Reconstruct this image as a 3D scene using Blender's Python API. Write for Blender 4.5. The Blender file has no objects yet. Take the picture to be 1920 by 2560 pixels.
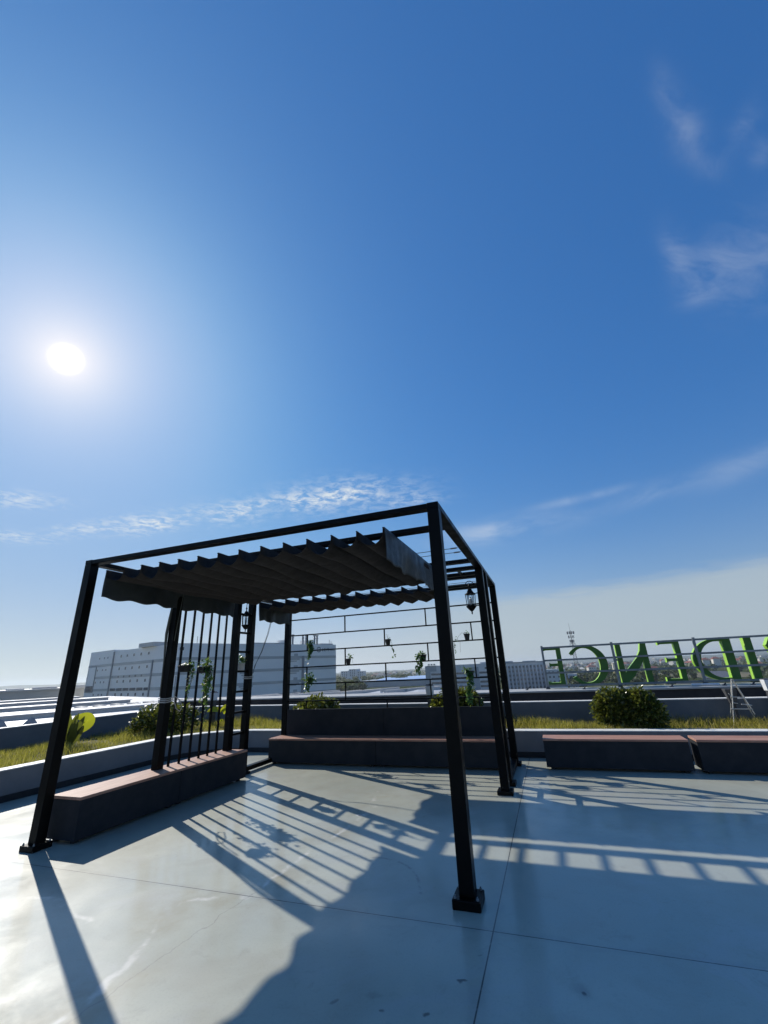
import bpy, math, random
from mathutils import Vector, Matrix

random.seed(7)
SC = bpy.context.scene
COL = SC.collection
R = math.radians
U = random.uniform

CAM = Vector((0.688, -3.385, 1.45))
SUN_AZ, SUN_EL = -61.6, 33.5            # azimuth from +Y towards +X, in degrees

# ------------------------------------------------------------------ helpers
def place(az, d, z=0.0):
    """A point d metres from the terrace at compass azimuth az (degrees from +Y)."""
    return Vector((CAM.x + d * math.sin(R(az)), CAM.y + d * math.cos(R(az)), z))

def height_at(el, d):
    return CAM.z + d * math.tan(R(el))

def tag(o, label=None, cat=None, group=None, kind=None):
    if label: o['label'] = label
    if cat: o['category'] = cat
    if group: o['group'] = group
    if kind: o['kind'] = kind
    return o

def thing(name, loc, label, cat, group=None):
    o = bpy.data.objects.new(name, None)
    o.empty_display_size = 0.1
    COL.objects.link(o)
    o.location = loc
    return tag(o, label, cat, group)

def adopt(child, parent):
    child.parent = parent
    m = Matrix.Identity(4)
    p = parent
    while p is not None:                 # parents are only ever translated when parts are built
        m = Matrix.Translation(-p.location) @ m
        p = p.parent
    child.matrix_parent_inverse = m if parent.parent is None else Matrix.Identity(4)

def copy_tree(o, parent=None, loc=None, rotz=None, scale=None):
    c = o.copy()
    COL.objects.link(c)
    if parent is not None:
        c.parent = parent
        c.matrix_parent_inverse = o.matrix_parent_inverse.copy()
    if loc is not None: c.location = loc
    if rotz is not None: c.rotation_euler = (0, 0, rotz)
    if scale is not None: c.scale = scale
    for ch in list(o.children):
        copy_tree(ch, c)
    return c

class MB:
    def __init__(s):
        s.v, s.f, s.m = [], [], []
    def add(s, vs, fs, mi=0):
        b = len(s.v)
        s.v += [tuple(x) for x in vs]
        for f in fs:
            s.f.append([i + b for i in f]); s.m.append(mi)
        return s
    def box(s, x0, x1, y0, y1, z0, z1, mi=0):
        v = [(x0,y0,z0),(x1,y0,z0),(x1,y1,z0),(x0,y1,z0),(x0,y0,z1),(x1,y0,z1),(x1,y1,z1),(x0,y1,z1)]
        return s.add(v, [(0,3,2,1),(4,5,6,7),(0,1,5,4),(1,2,6,5),(2,3,7,6),(3,0,4,7)], mi)
    def hexa(s, bot, top, mi=0):
        n = len(bot)
        fs = [tuple(reversed(range(n))), tuple(range(n, 2*n))]
        fs += [(i, (i+1) % n, n+(i+1) % n, n+i) for i in range(n)]
        return s.add(list(bot) + list(top), fs, mi)
    def bar(s, a, b, w, h=None, mi=0, up=(0,0,1)):
        h = w if h is None else h
        a, b = Vector(a), Vector(b); d = (b - a).normalized()
        u = Vector(up)
        if abs(d.dot(u)) > .95: u = Vector((0,1,0))
        sx = d.cross(u).normalized(); sz = sx.cross(d).normalized()
        q = [(-1,-1),(1,-1),(1,1),(-1,1)]
        return s.hexa([a + sx*w/2*i + sz*h/2*j for i, j in q], [b + sx*w/2*i + sz*h/2*j for i, j in q], mi)
    def tube(s, pts, r, n=8, mi=0, closed=False):
        pts = [Vector(p) for p in pts]; N = len(pts)
        rs = r if isinstance(r, (list, tuple)) else [r]*N
        ref = Vector((0.3, 0.2, 0.93)); vs = []; fs = []
        for i, p in enumerate(pts):
            if closed: d = pts[(i+1) % N] - pts[i-1]
            else: d = pts[min(i+1, N-1)] - pts[max(i-1, 0)]
            d.normalize()
            if abs(d.dot(ref)) > .97: ref = Vector((1, 0, .1)).normalized()
            a = d.cross(ref).normalized(); b = d.cross(a).normalized()
            for k in range(n):
                t = 2*math.pi*k/n
                vs.append(p + (a*math.cos(t) + b*math.sin(t))*rs[i])
        M = N if closed else N-1
        for i in range(M):
            j = (i+1) % N
            for k in range(n):
                l = (k+1) % n
                fs.append((i*n+k, i*n+l, j*n+l, j*n+k))
        if not closed:
            fs.append(tuple(reversed(range(n)))); fs.append(tuple(range((N-1)*n, N*n)))
        return s.add(vs, fs, mi)
    def lathe(s, prof, c=(0,0,0), n=16, mi=0, rot=0.0, closed=True):
        vs = []; fs = []
        for r, z in prof:
            for k in range(n):
                t = 2*math.pi*k/n + rot
                vs.append((c[0]+r*math.cos(t), c[1]+r*math.sin(t), c[2]+z))
        P = len(prof)
        for i in range(P-1):
            for k in range(n):
                l = (k+1) % n
                fs.append((i*n+k, i*n+l, (i+1)*n+l, (i+1)*n+k))
        if closed:
            fs.append(tuple(reversed(range(n)))); fs.append(tuple(range((P-1)*n, P*n)))
        return s.add(vs, fs, mi)
    def strip(s, A, B, y0, y1, mi=0):
        """Solid between two polylines given as (x, z), from depth y0 to y1."""
        n = len(A); vs = []
        for (ax, az), (bx, bz) in zip(A, B):
            vs += [(ax,y0,az),(bx,y0,bz),(bx,y1,bz),(ax,y1,az)]
        fs = [(0,1,2,3), tuple(4*(n-1)+k for k in (3,2,1,0))]
        for i in range(n-1):
            a, b = 4*i, 4*(i+1)
            for k in range(4):
                l = (k+1) % 4
                fs.append((a+k, b+k, b+l, a+l))
        return s.add(vs, fs, mi)
    def build(s, name, mat, parent=None, smooth=False, bevel=0.0, fix=True):
        me = bpy.data.meshes.new(name)
        me.from_pydata(s.v, [], s.f)
        mats = mat if isinstance(mat, (list, tuple)) else [mat]
        for m in mats: me.materials.append(m)
        if len(mats) > 1: me.polygons.foreach_set('material_index', s.m)
        if smooth: me.polygons.foreach_set('use_smooth', [True]*len(me.polygons))
        me.update()
        if fix:
            import bmesh
            bm = bmesh.new(); bm.from_mesh(me)
            bmesh.ops.recalc_face_normals(bm, faces=bm.faces); bm.to_mesh(me); bm.free()
        o = bpy.data.objects.new(name, me)
        COL.objects.link(o)
        if parent is not None: adopt(o, parent)
        if bevel:
            b = o.modifiers.new('edge', 'BEVEL'); b.width = bevel; b.segments = 2; b.limit_method = 'ANGLE'
        return o

# ------------------------------------------------------------------ materials
class NT:
    def __init__(s, tree): s.t = tree; s.n = tree.nodes; s.l = tree.links
    def new(s, typ, **kw):
        n = s.n.new(typ)
        for k, v in kw.items(): setattr(n, k, v)
        return n
    def set(s, sock, v):
        if isinstance(v, bpy.types.NodeSocket): s.l.new(v, sock)
        else: sock.default_value = v
    def math(s, op, a, b=None, c=None, clamp=False):
        n = s.new('ShaderNodeMath', operation=op, use_clamp=clamp)
        s.set(n.inputs[0], a)
        if b is not None: s.set(n.inputs[1], b)
        if c is not None: s.set(n.inputs[2], c)
        return n.outputs[0]
    def sstep(s, x, a, b, lo=0.0, hi=1.0):
        n = s.new('ShaderNodeMapRange', interpolation_type='SMOOTHSTEP')
        s.set(n.inputs['Value'], x)
        s.set(n.inputs['From Min'], a); s.set(n.inputs['From Max'], b)
        s.set(n.inputs['To Min'], lo); s.set(n.inputs['To Max'], hi)
        return n.outputs['Result']
    def noise(s, vec, scale, detail=4.0, rough=.55, dist=0.0):
        n = s.new('ShaderNodeTexNoise')
        if vec is not None: s.l.new(vec, n.inputs['Vector'])
        n.inputs['Scale'].default_value = scale; n.inputs['Detail'].default_value = detail
        n.inputs['Roughness'].default_value = rough; n.inputs['Distortion'].default_value = dist
        return n.outputs['Fac']
    def mix(s, f, a, b, blend='MIX'):
        n = s.new('ShaderNodeMix', data_type='RGBA', blend_type=blend)
        s.set(n.inputs['Factor'], f)
        for k, v in (('A', a), ('B', b)):
            sock = [i for i in n.inputs if i.name == k and i.type == 'RGBA'][0]
            if isinstance(v, bpy.types.NodeSocket): s.l.new(v, sock)
            else: sock.default_value = (*v, 1) if len(v) == 3 else v
        return [o for o in n.outputs if o.type == 'RGBA'][0]
    def ramp(s, f, stops):
        n = s.new('ShaderNodeValToRGB'); e = n.color_ramp.elements
        while len(e) < len(stops): e.new(.5)
        for k, (p, c) in enumerate(stops):
            e[k].position = p; e[k].color = (*c, 1)
        s.set(n.inputs[0], f)
        return n.outputs[0]
    def bump(s, h, strength, dist=.02):
        n = s.new('ShaderNodeBump'); n.inputs['Strength'].default_value = strength
        n.inputs['Distance'].default_value = dist; s.l.new(h, n.inputs['Height'])
        return n.outputs['Normal']

def base_mat(name):
    m = bpy.data.materials.new(name); m.use_nodes = True
    t = NT(m.node_tree); b = t.n['Principled BSDF']
    return m, t, b

def mat(name, col, rough=.6, col2=None, scale=6.0, fine=0.0, bump=0.0, bscale=40.0, metal=0.0, spec=.5, coat=0.0):
    """Plain procedural surface: two-tone noise, roughness noise and a little bump."""
    m, t, b = base_mat(name)
    tc = t.new('ShaderNodeTexCoord').outputs['Object']
    col2 = col2 or tuple(c*.8 for c in col)
    f = t.sstep(t.noise(tc, scale, 6, .6), .32, .68)
    c = t.mix(f, col, col2)
    if fine:
        g = t.noise(tc, bscale*4, 2, .7)
        c = t.mix(t.math('MULTIPLY', g, fine), c, tuple(min(1, x*1.8+.02) for x in col))
    t.l.new(c, b.inputs['Base Color'])
    t.l.new(t.sstep(t.noise(tc, scale*2.3, 4), .3, .7, max(.02, rough-.08), min(1, rough+.1)), b.inputs['Roughness'])
    b.inputs['Metallic'].default_value = metal
    b.inputs['Specular IOR Level'].default_value = spec
    if coat: b.inputs['Coat Weight'].default_value = coat
    if bump: t.l.new(t.bump(t.noise(tc, bscale, 5, .65), bump), b.inputs['Normal'])
    return m

def leaf_mat(name, stops, trans=.35, rough=.45):
    m, t, b = base_mat(name)
    rnd = t.new('ShaderNodeNewGeometry').outputs['Random Per Island']
    c = t.ramp(rnd, stops)
    t.l.new(c, b.inputs['Base Color']); b.inputs['Roughness'].default_value = rough
    b.inputs['Specular IOR Level'].default_value = .4
    tr = t.new('ShaderNodeBsdfTranslucent')
    t.l.new(t.mix(.35, c, (.55, .6, .05)), tr.inputs['Color'])
    mx = t.new('ShaderNodeMixShader'); mx.inputs[0].default_value = trans
    out = t.n['Material Output']
    t.l.new(b.outputs[0], mx.inputs[1]); t.l.new(tr.outputs[0], mx.inputs[2]); t.l.new(mx.outputs[0], out.inputs['Surface'])
    return m

def flat_field(t, P, pts, width, soft):
    """Mask that is 1 within width of the polyline pts (x, y) and fades over soft."""
    sx = t.new('ShaderNodeSeparateXYZ'); t.l.new(P, sx.inputs[0])
    X, Y = sx.outputs[0], sx.outputs[1]
    best = None
    for (ax, ay), (bx, by) in zip(pts, pts[1:]):
        dx, dy = bx-ax, by-ay; L2 = dx*dx+dy*dy
        px = t.math('SUBTRACT', X, ax); py = t.math('SUBTRACT', Y, ay)
        h = t.math('DIVIDE', t.math('ADD', t.math('MULTIPLY', px, dx), t.math('MULTIPLY', py, dy)), L2, clamp=True)
        ex = t.math('SUBTRACT', px, t.math('MULTIPLY', h, dx)); ey = t.math('SUBTRACT', py, t.math('MULTIPLY', h, dy))
        d = t.math('SQRT', t.math('ADD', t.math('MULTIPLY', ex, ex), t.math('MULTIPLY', ey, ey)))
        best = d if best is None else t.math('MINIMUM', best, d)
    return t.sstep(best, width, width+soft, 1.0, 0.0)

def floor_mat():
    m, t, b = base_mat('painted_concrete')
    P = t.new('ShaderNodeTexCoord').outputs['Object']
    big = t.noise(P, .55, 5, .55, .6); mid = t.noise(P, 2.6, 6, .62, .4); fin = t.noise(P, 240, 3, .7)
    c = t.mix(t.sstep(big, .36, .66), (.375, .39, .315), (.455, .465, .375))
    c = t.mix(t.math('MULTIPLY', t.sstep(mid, .46, .68), .6), c, (.355, .345, .27))
    c = t.mix(t.math('MULTIPLY', t.math('SUBTRACT', fin, .30), .55), c, (.52, .53, .51))
    blot = t.noise(P, 1.15, 7, .68, 1.2)
    c = t.mix(t.math('MULTIPLY', t.sstep(blot, .50, .70), .55), c, (.45, .455, .425))
    c = t.mix(t.math('MULTIPLY', t.sstep(t.noise(P, 7.5, 5, .7, .8), .56, .72), .25), c, (.27, .255, .205))
    c = t.mix(t.math('MULTIPLY', t.sstep(t.noise(P, 70, 5, .8), .50, .66), .22), c, (.24, .245, .22))
    c = t.mix(t.math('MULTIPLY', t.sstep(t.noise(P, 1.9, 8, .75, .3), .60, .68), .30), c, (.27, .265, .22))
    # warped coordinates for the cracks and repair marks
    wn = t.new('ShaderNodeTexNoise'); wn.inputs['Scale'].default_value = 5.0; wn.inputs['Detail'].default_value = 5.0
    t.l.new(P, wn.inputs['Vector'])
    sub = t.new('ShaderNodeVectorMath', operation='SUBTRACT'); t.l.new(wn.outputs['Color'], sub.inputs[0]); sub.inputs[1].default_value = (.5,.5,.5)
    sc = t.new('ShaderNodeVectorMath', operation='SCALE'); t.l.new(sub.outputs[0], sc.inputs[0]); sc.inputs['Scale'].default_value = .16
    ad = t.new('ShaderNodeVectorMath', operation='ADD'); t.l.new(P, ad.inputs[0]); t.l.new(sc.outputs[0], ad.inputs[1])
    W = ad.outputs[0]
    vein = [(-1.67,2.56),(-1.42,1.8),(-1.46,1.23),(-1.54,.5),(-1.57,-.22),(-1.97,-.36),(-1.93,-.6),(-1.72,-1.07),(-1.66,-1.4),(-1.9,-2.2)]
    vm = flat_field(t, W, vein, .004, .035)
    brk = t.sstep(t.noise(P, 3.1, 4, .6), .46, .62)
    vm = t.math('MULTIPLY', vm, brk)
    halo = t.math('MULTIPLY', flat_field(t, W, vein, .03, .30), t.sstep(t.noise(P, 1.7, 5, .6), .42, .7))
    c = t.mix(t.math('MULTIPLY', halo, .95), c, (.32, .29, .20))
    c = t.mix(t.math('MULTIPLY', vm, .75), c, (.68, .66, .60))
    v2 = t.math('MULTIPLY', flat_field(t, W, [(-4.0,-.55),(-3.5,-.62),(-3.2,-.66),(-2.9,-.62),(-2.4,-.75)], .004, .03), brk)
    c = t.mix(t.math('MULTIPLY', v2, .7), c, (.66, .63, .55))
    ck = flat_field(t, W, [(-1.567,-.136),(-1.576,-.596),(-1.611,-.974),(-1.63,-1.5)], .0, .006)
    c = t.mix(t.math('MULTIPLY', ck, .5), c, (.2, .19, .18))
    arc = flat_field(t, P, [(-.95,.60),(-.846,.612),(-.72,.58),(-.616,.516),(-.52,.41),(-.457,.287),(-.41,.17),(-.39,.073)], .0, .02)
    c = t.mix(t.math('MULTIPLY', t.math('MULTIPLY', arc, .5), t.sstep(t.noise(P, 14, 3), .4, .6)), c, (.12, .12, .13))
    # dark drops and scuffs
    for (x, y, r, a) in [(.587,-.615,.016,.9),(.587,-.6,.06,.28),(.041,-.68,.012,.8),(-.273,-.966,.011,.6),(-.084,-.933,.014,.75),(-.512,-.967,.016,.45),(-.35,-.9,.03,.2),(.1,-.45,.01,.3)]:
        k = flat_field(t, W, [(x,y),(x+.006,y+.004)], r*.3, r)
        c = t.mix(t.math('MULTIPLY', k, a), c, (.05, .045, .05))
    ring = flat_field(t, W, [(-1.489,1.584),(-1.48,1.60)], .012, .03)
    c = t.mix(t.math('MULTIPLY', ring, .8), c, (.75,.73,.7))
    dot = flat_field(t, W, [(-1.489,1.584),(-1.485,1.588)], .004, .012)
    c = t.mix(dot, c, (.16,.15,.14))
    # cut joints of the slab
    J = t.math('MAXIMUM', flat_field(t, P, [(.134,-6),(.134,7)], .0015, .004), flat_field(t, P, [(-9,-.2125),(9,-.2125)], .0015, .004))
    J = t.math('MULTIPLY', J, t.sstep(t.noise(P, 22, 3), .25, .5, .6, 1.0))
    dirt = t.math('MAXIMUM', flat_field(t, W, [(.134,-6),(.134,7)], .0, .05), flat_field(t, W, [(-9,-.2125),(9,-.2125)], .0, .05))
    c = t.mix(t.math('MULTIPLY', dirt, .18), c, (.2,.2,.2))
    c = t.mix(t.math('MULTIPLY', J, .92), c, (.03,.032,.036))
    t.l.new(c, b.inputs['Base Color'])
    rg = t.sstep(t.noise(P, 1.3, 6, .65, .5), .3, .72, .40, .56)
    t.l.new(t.math('ADD', rg, t.math('MULTIPLY', fin, .12)), b.inputs['Roughness'])
    b.inputs['Specular IOR Level'].default_value = .30
    b.inputs['Coat Weight'].default_value = .7
    t.l.new(t.sstep(t.noise(P, 2.1, 6, .65, .6), .32, .7, .10, .26), b.inputs['Coat Roughness'])
    h = t.math('SUBTRACT', t.math('ADD', t.math('MULTIPLY', t.noise(P, 3.2, 5, .6), .5), t.math('MULTIPLY', fin, .05)), t.math('MULTIPLY', J, 1.2))
    t.l.new(t.bump(h, .10, .02), b.inputs['Normal'])
    return m

M = {}
M['floor'] = floor_mat()
M['black_steel'] = mat('black_painted_steel', (.0012,.0012,.0013), .40, (.0022,.0020,.0020), 3, 0, .06, 120, spec=.13)
M['fabric'] = mat('charcoal_canvas', (.036,.032,.031), .85, (.026,.023,.022), 7, .2, .25, 60, spec=.1)
M['valance'] = mat('charcoal_canvas_skylit', (.040,.046,.050), .45, (.026,.030,.033), 5, .2, .2, 50, spec=.35)  # the canopy canvas again, with bluish sky light put into its colour
M['bench_body'] = mat('grey_granite_board', (.0165,.0180,.0215), .7, (.028,.029,.032), 5, .45, .15, 90, spec=.12)
def seat_mat(name, sx_, sy_):
    m, t, b = base_mat(name)
    P = t.new('ShaderNodeTexCoord').outputs['Object']
    mp = t.new('ShaderNodeMapping'); mp.inputs['Scale'].default_value = (sx_, sy_, 8); t.l.new(P, mp.inputs['Vector'])
    g = t.noise(mp.outputs[0], 1.0, 7, .65, .8); f = t.noise(mp.outputs[0], 3.5, 4, .7)
    c = t.ramp(g, [(.28,(.27,.125,.085)),(.46,(.41,.205,.14)),(.58,(.50,.285,.20)),(.75,(.34,.165,.115))])
    c = t.mix(t.math('MULTIPLY', f, .45), c, (.27,.15,.12))
    t.l.new(c, b.inputs['Base Color']); b.inputs['Roughness'].default_value = .55; b.inputs['Specular IOR Level'].default_value = .3
    t.l.new(t.bump(g, .25, .01), b.inputs['Normal'])
    return m
M['seat_x'] = seat_mat('brown_wood_grain_long', 2.2, 26); M['seat_y'] = seat_mat('brown_wood_grain_cross', 26, 2.2)
M['tarp'] = mat('grey_tarpaulin', (.30,.29,.28), .7, (.22,.21,.21), 1.5)
M['dark_foot'] = mat('dark_rubber', (.015,.015,.016), .7)
M['wall'] = mat('grey_render', (.205,.205,.21), .8, (.17,.17,.175), 2.5, .15, .35, 90, spec=.25)
M['coping'] = mat('white_coping_paint', (.80,.78,.72), .6, (.70,.68,.63), 4, 0, .12, 60)
M['foot_strip'] = mat('black_strip', (.014,.015,.018), .6)
M['outer_wall'] = mat('grey_render_parapet', (.15,.16,.17), .85, (.125,.135,.145), 3, .1, .3, 80)
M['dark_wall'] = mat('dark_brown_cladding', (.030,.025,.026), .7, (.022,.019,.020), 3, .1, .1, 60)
M['ledge'] = mat('pale_ledge_screed', (.42,.42,.41), .7, (.33,.33,.32), 3, .1, .15, 60)
M['soil'] = mat('planter_soil', (.07,.055,.03), .95, (.12,.10,.045), 3, .1, .4, 30)
M['grass'] = leaf_mat('dry_grass', [(0,(.10,.10,.018)),(.35,(.23,.20,.035)),(.7,(.42,.33,.075)),(1,(.60,.47,.17))], .46, .6)
M['shrub'] = leaf_mat('shrub_leaf', [(0,(.022,.034,.009)),(.5,(.06,.085,.016)),(.85,(.15,.165,.03)),(1,(.34,.32,.09))], .25, .26)
M['twig'] = mat('twig_bark', (.07,.05,.03), .85)
M['vine'] = leaf_mat('vine_leaf', [(0,(.02,.10,.035)),(.7,(.035,.17,.06)),(1,(.09,.30,.12))], .35, .4)
M['yellow_leaf'] = leaf_mat('broad_yellow_leaf', [(0,(.40,.42,.012)),(1,(.52,.50,.02))], .5, .35)
M['green_leaf'] = leaf_mat('broad_green_leaf', [(0,(.045,.055,.015)),(1,(.10,.11,.02))], .3, .4)
M['pot_black'] = mat('black_plastic_pot', (.014,.014,.015), .45)
M['pot_white'] = mat('white_glazed_pot', (.62,.61,.59), .4)
M['rope'] = mat('pale_rope', (.52,.52,.50), .8, (.4,.4,.39), 40)
M['grey_cord'] = mat('grey_cord', (.10,.11,.10), .8)
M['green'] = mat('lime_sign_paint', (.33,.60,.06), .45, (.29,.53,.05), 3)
M['green_shade'] = mat('shaded_lime_sign_paint', (.06,.17,.022), .55, (.045,.14,.018), 3)  # lime paint of the letters with the shade on their backs in the colour
M['galv'] = mat('galvanised_steel', (.25,.27,.28), .5, (.18,.20,.21), 8, 0, .05, 60, metal=.5)
M['lamp_white'] = mat('white_lamp_diffuser', (.78,.79,.80), .35)
M['alu'] = mat('dull_aluminium', (.62,.60,.54), .5, (.45,.43,.38), 9, metal=.3)
M['panel_dark'] = mat('dark_plastic_housing', (.055,.055,.058), .5)

def glass_mat():
    m, t, b = base_mat('lantern_glass')
    b.inputs['Base Color'].default_value = (.85,.9,.92,1); b.inputs['Roughness'].default_value = .08
    b.inputs['Transmission Weight'].default_value = .0
    tr = t.new('ShaderNodeBsdfTransparent'); tr.inputs[0].default_value = (.9,.93,.95,1)
    mx = t.new('ShaderNodeMixShader'); mx.inputs[0].default_value = .94
    t.l.new(b.outputs[0], mx.inputs[1]); t.l.new(tr.outputs[0], mx.inputs[2])
    t.l.new(mx.outputs[0], t.n['Material Output'].inputs['Surface'])
    return m
M['glass'] = glass_mat()
M['bulb'] = mat('milky_bulb', (.55,.56,.56), .3)

# far materials
M['panel_wall'] = mat('pale_factory_panel', (.84,.82,.77), .6, (.78,.76,.72), .08)
M['panel_band'] = mat('grey_factory_band', (.45,.45,.43), .5, (.40,.40,.39), .2)
M['pipe_grey'] = mat('grey_downpipe', (.22,.25,.27), .5)
M['dark_glass'] = mat('dark_window_glass', (.07,.08,.09), .15, (.11,.12,.13), .6, spec=.7)
M['roof_white'] = mat('white_metal_roof', (.56,.56,.56), .55, (.44,.44,.45), .12)
M['monitor_side'] = mat('grey_roof_upstand', (.62,.58,.53), .6)
M['blue_roof'] = mat('blue_metal_roof', (.36,.50,.72), .5, (.32,.45,.66), .05)
M['office_white'] = mat('white_office_render', (.60,.61,.62), .7, (.54,.55,.56), .1)
M['office_grey'] = mat('grey_office_render', (.30,.34,.37), .7, (.26,.30,.33), .1)
M['house_white'] = mat('house_plaster', (.68,.65,.58), .8, (.58,.55,.48), .3)
M['house_red'] = mat('red_tile_roof', (.30,.09,.055), .8, (.22,.07,.05), .4)
M['house_grey'] = mat('grey_slate_roof', (.14,.15,.18), .7, (.11,.12,.14), .4)
M['tower_steel'] = mat('tower_steel', (.20,.19,.19), .6)
M['tree_leaf'] = leaf_mat('tree_leaf', [(0,(.022,.042,.012)),(.6,(.045,.075,.02)),(1,(.09,.12,.03))], .15, .6)
M['bark'] = mat('tree_bark', (.07,.05,.035), .9)

# ------------------------------------------------------------------ camera
cd = bpy.data.cameras.new('camera'); cam = bpy.data.objects.new('camera', cd); COL.objects.link(cam)
cd.sensor_fit = 'HORIZONTAL'; cd.sensor_width = 36; cd.lens = 19.942; cd.clip_start = .05; cd.clip_end = 30000
Rv, Uv, Bv = Vector((.937815,.344503,-.042683)), Vector((.157746,-.313398,.936428)), Vector((.309225,-.884929,-.348253))
cam.matrix_world = Matrix(((Rv.x,Uv.x,Bv.x,CAM.x),(Rv.y,Uv.y,Bv.y,CAM.y),(Rv.z,Uv.z,Bv.z,CAM.z),(0,0,0,1)))
SC.camera = cam

# ------------------------------------------------------------------ light and sky
SV = Vector((math.sin(R(SUN_AZ))*math.cos(R(SUN_EL)), math.cos(R(SUN_AZ))*math.cos(R(SUN_EL)), math.sin(R(SUN_EL))))
ld = bpy.data.lights.new('sun', 'SUN'); sun = bpy.data.objects.new('sun', ld); COL.objects.link(sun)
ld.energy = 4.7; ld.angle = R(.53); ld.color = (1, .95, .86)
sun.rotation_euler = (-SV).to_track_quat('-Z', 'Y').to_euler()
sun.location = SV*30

W = bpy.data.worlds.new('World'); SC.world = W; W.use_nodes = True
w = NT(W.node_tree)
for n in list(w.n): w.n.remove(n)
sky = w.new('ShaderNodeTexSky', sky_type='NISHITA', sun_disc=False)
sky.sun_elevation = R(SUN_EL); sky.sun_rotation = R(SUN_AZ)
sky.altitude = 30; sky.air_density = 1.0; sky.dust_density = 1.0; sky.ozone_density = 8.0
D = w.new('ShaderNodeTexCoord').outputs['Generated']
sp = w.new('ShaderNodeSeparateXYZ'); w.l.new(D, sp.inputs[0])
X, Y, Z = sp.outputs
deg = 180/math.pi
az = w.math('MULTIPLY', w.math('ARCTAN2', X, Y), deg)
el = w.math('MULTIPLY', w.math('ARCSINE', Z), deg)
zc = w.math('MAXIMUM', Z, .04)
cp = w.new('ShaderNodeCombineXYZ'); w.set(cp.inputs[0], w.math('DIVIDE', X, zc)); w.set(cp.inputs[1], w.math('DIVIDE', Y, zc))
CP = cp.outputs[0]
def patch(a0, e0, sa, se, tilt, amp):
    da = w.math('SUBTRACT', az, a0); de = w.math('SUBTRACT', el, e0)
    c, s = math.cos(R(tilt)), math.sin(R(tilt))
    u = w.math('ADD', w.math('MULTIPLY', da, c/sa), w.math('MULTIPLY', de, s/sa))
    v = w.math('ADD', w.math('MULTIPLY', da, -s/se), w.math('MULTIPLY', de, c/se))
    q = w.math('ADD', w.math('MULTIPLY', u, u), w.math('MULTIPLY', v, v))
    return w.math('MULTIPLY', w.math('EXPONENT', w.math('MULTIPLY', q, -1.0)), amp)
def total(ps):
    t_ = None
    for p_ in ps:
        k = patch(*p_); t_ = k if t_ is None else w.math('ADD', t_, k)
    return t_
ripple = w.sstep(w.noise(CP, 13.0, 7, .62, .4), .37, .66)
soft = w.noise(CP, 1.6, 5, .6, .8)
fluffy = total([(-24,22.9,7.5,1.8,2,1.1),(-36,20.7,9,1.35,10,1.05),(-49.5,17.7,4.2,1.0,12,1.15),(-57,15.8,3.0,.7,14,.7),(-62,18.3,3.2,.8,8,.7),(-62,14.5,2.5,.6,0,.6),(-15,21.8,4,.8,0,.4)])
streak = total([(-4,16.6,7,1.3,2,.48),(7,19.0,5,.5,2,.30),(15,17.9,7,.9,8,.20),(25,18.6,5,1.2,14,.20)])
rc, rs = math.cos(R(38)), math.sin(R(38))
cx_, cy_ = w.new('ShaderNodeSeparateXYZ'), None
w.l.new(CP, cx_.inputs[0])
ua = w.math('ADD', w.math('MULTIPLY', cx_.outputs[0], rc), w.math('MULTIPLY', cx_.outputs[1], rs))
va = w.math('SUBTRACT', w.math('MULTIPLY', cx_.outputs[1], rc), w.math('MULTIPLY', cx_.outputs[0], rs))
cv_ = w.new('ShaderNodeCombineXYZ'); w.set(cv_.inputs[0], w.math('MULTIPLY', ua, 4.5)); w.set(cv_.inputs[1], w.math('MULTIPLY', va, 11.0))
wisp = w.sstep(w.noise(cv_.outputs[0], 1.0, 9, .62, .6), .28, .74)
high = total([(30.4,50,1.7,2.3,0,.27),(30.2,53.6,1.3,1.6,0,.22),(31,46.4,1.1,1.7,30,.24),(35,46.8,2.2,1.0,20,.22),(35.2,44.2,1.0,1.0,0,.2),(24.8,40.6,1.4,2.6,0,.24),(27.5,38.2,3.2,2.2,20,.18),(31,36.5,4.2,3.2,25,.21),(25.5,36.3,2.0,1.0,0,.13)])
bank_edge = w.math('ADD', w.math('ADD', w.math('MULTIPLY', w.math('SUBTRACT', soft, .5), 2.4), 8.2), w.math('MULTIPLY', w.math('MAXIMUM', az, -6.0), .03))
bank = w.math('MULTIPLY', w.sstep(w.math('SUBTRACT', el, bank_edge), -1.5, 1.0, 1.0, 0.0), w.sstep(az, -26, -4, .0, .74))
fac = w.math('ADD', w.math('MULTIPLY', w.math('MULTIPLY', fluffy, ripple), w.sstep(w.noise(CP, 2.4, 4, .6, .6), .36, .56, .25, 1.0)), w.math('ADD', w.math('MULTIPLY', streak, w.sstep(soft, .25, .7)), w.math('MULTIPLY', w.math('MULTIPLY', high, .75), wisp)), clamp=True)
sc_ = w.new('ShaderNodeSeparateColor'); w.l.new(sky.outputs[0], sc_.inputs[0])
cc_ = w.new('ShaderNodeCombineColor')
for i_, (g_, k_, top_) in enumerate(((.76, .340, .22), (.65, .618, .425), (.54, .880, .755))):   # the clear, saturated tone of the day's air
    v_ = w.math('MULTIPLY', w.math('POWER', w.math('MULTIPLY', sc_.outputs[i_], .1), g_), k_*10)
    w.set(cc_.inputs[i_], w.math('SMOOTH_MIN', v_, top_*10, top_*4.5))
bgs = w.new('ShaderNodeBackground'); w.l.new(cc_.outputs[0], bgs.inputs['Color']); bgs.inputs['Strength'].default_value = .10
bgc = w.new('ShaderNodeBackground'); bgc.inputs['Color'].default_value = (.80,.88,.96,1); bgc.inputs['Strength'].default_value = .85
bgb = w.new('ShaderNodeBackground'); bgb.inputs['Color'].default_value = (.79,.925,1,1); bgb.inputs['Strength'].default_value = .58
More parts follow.
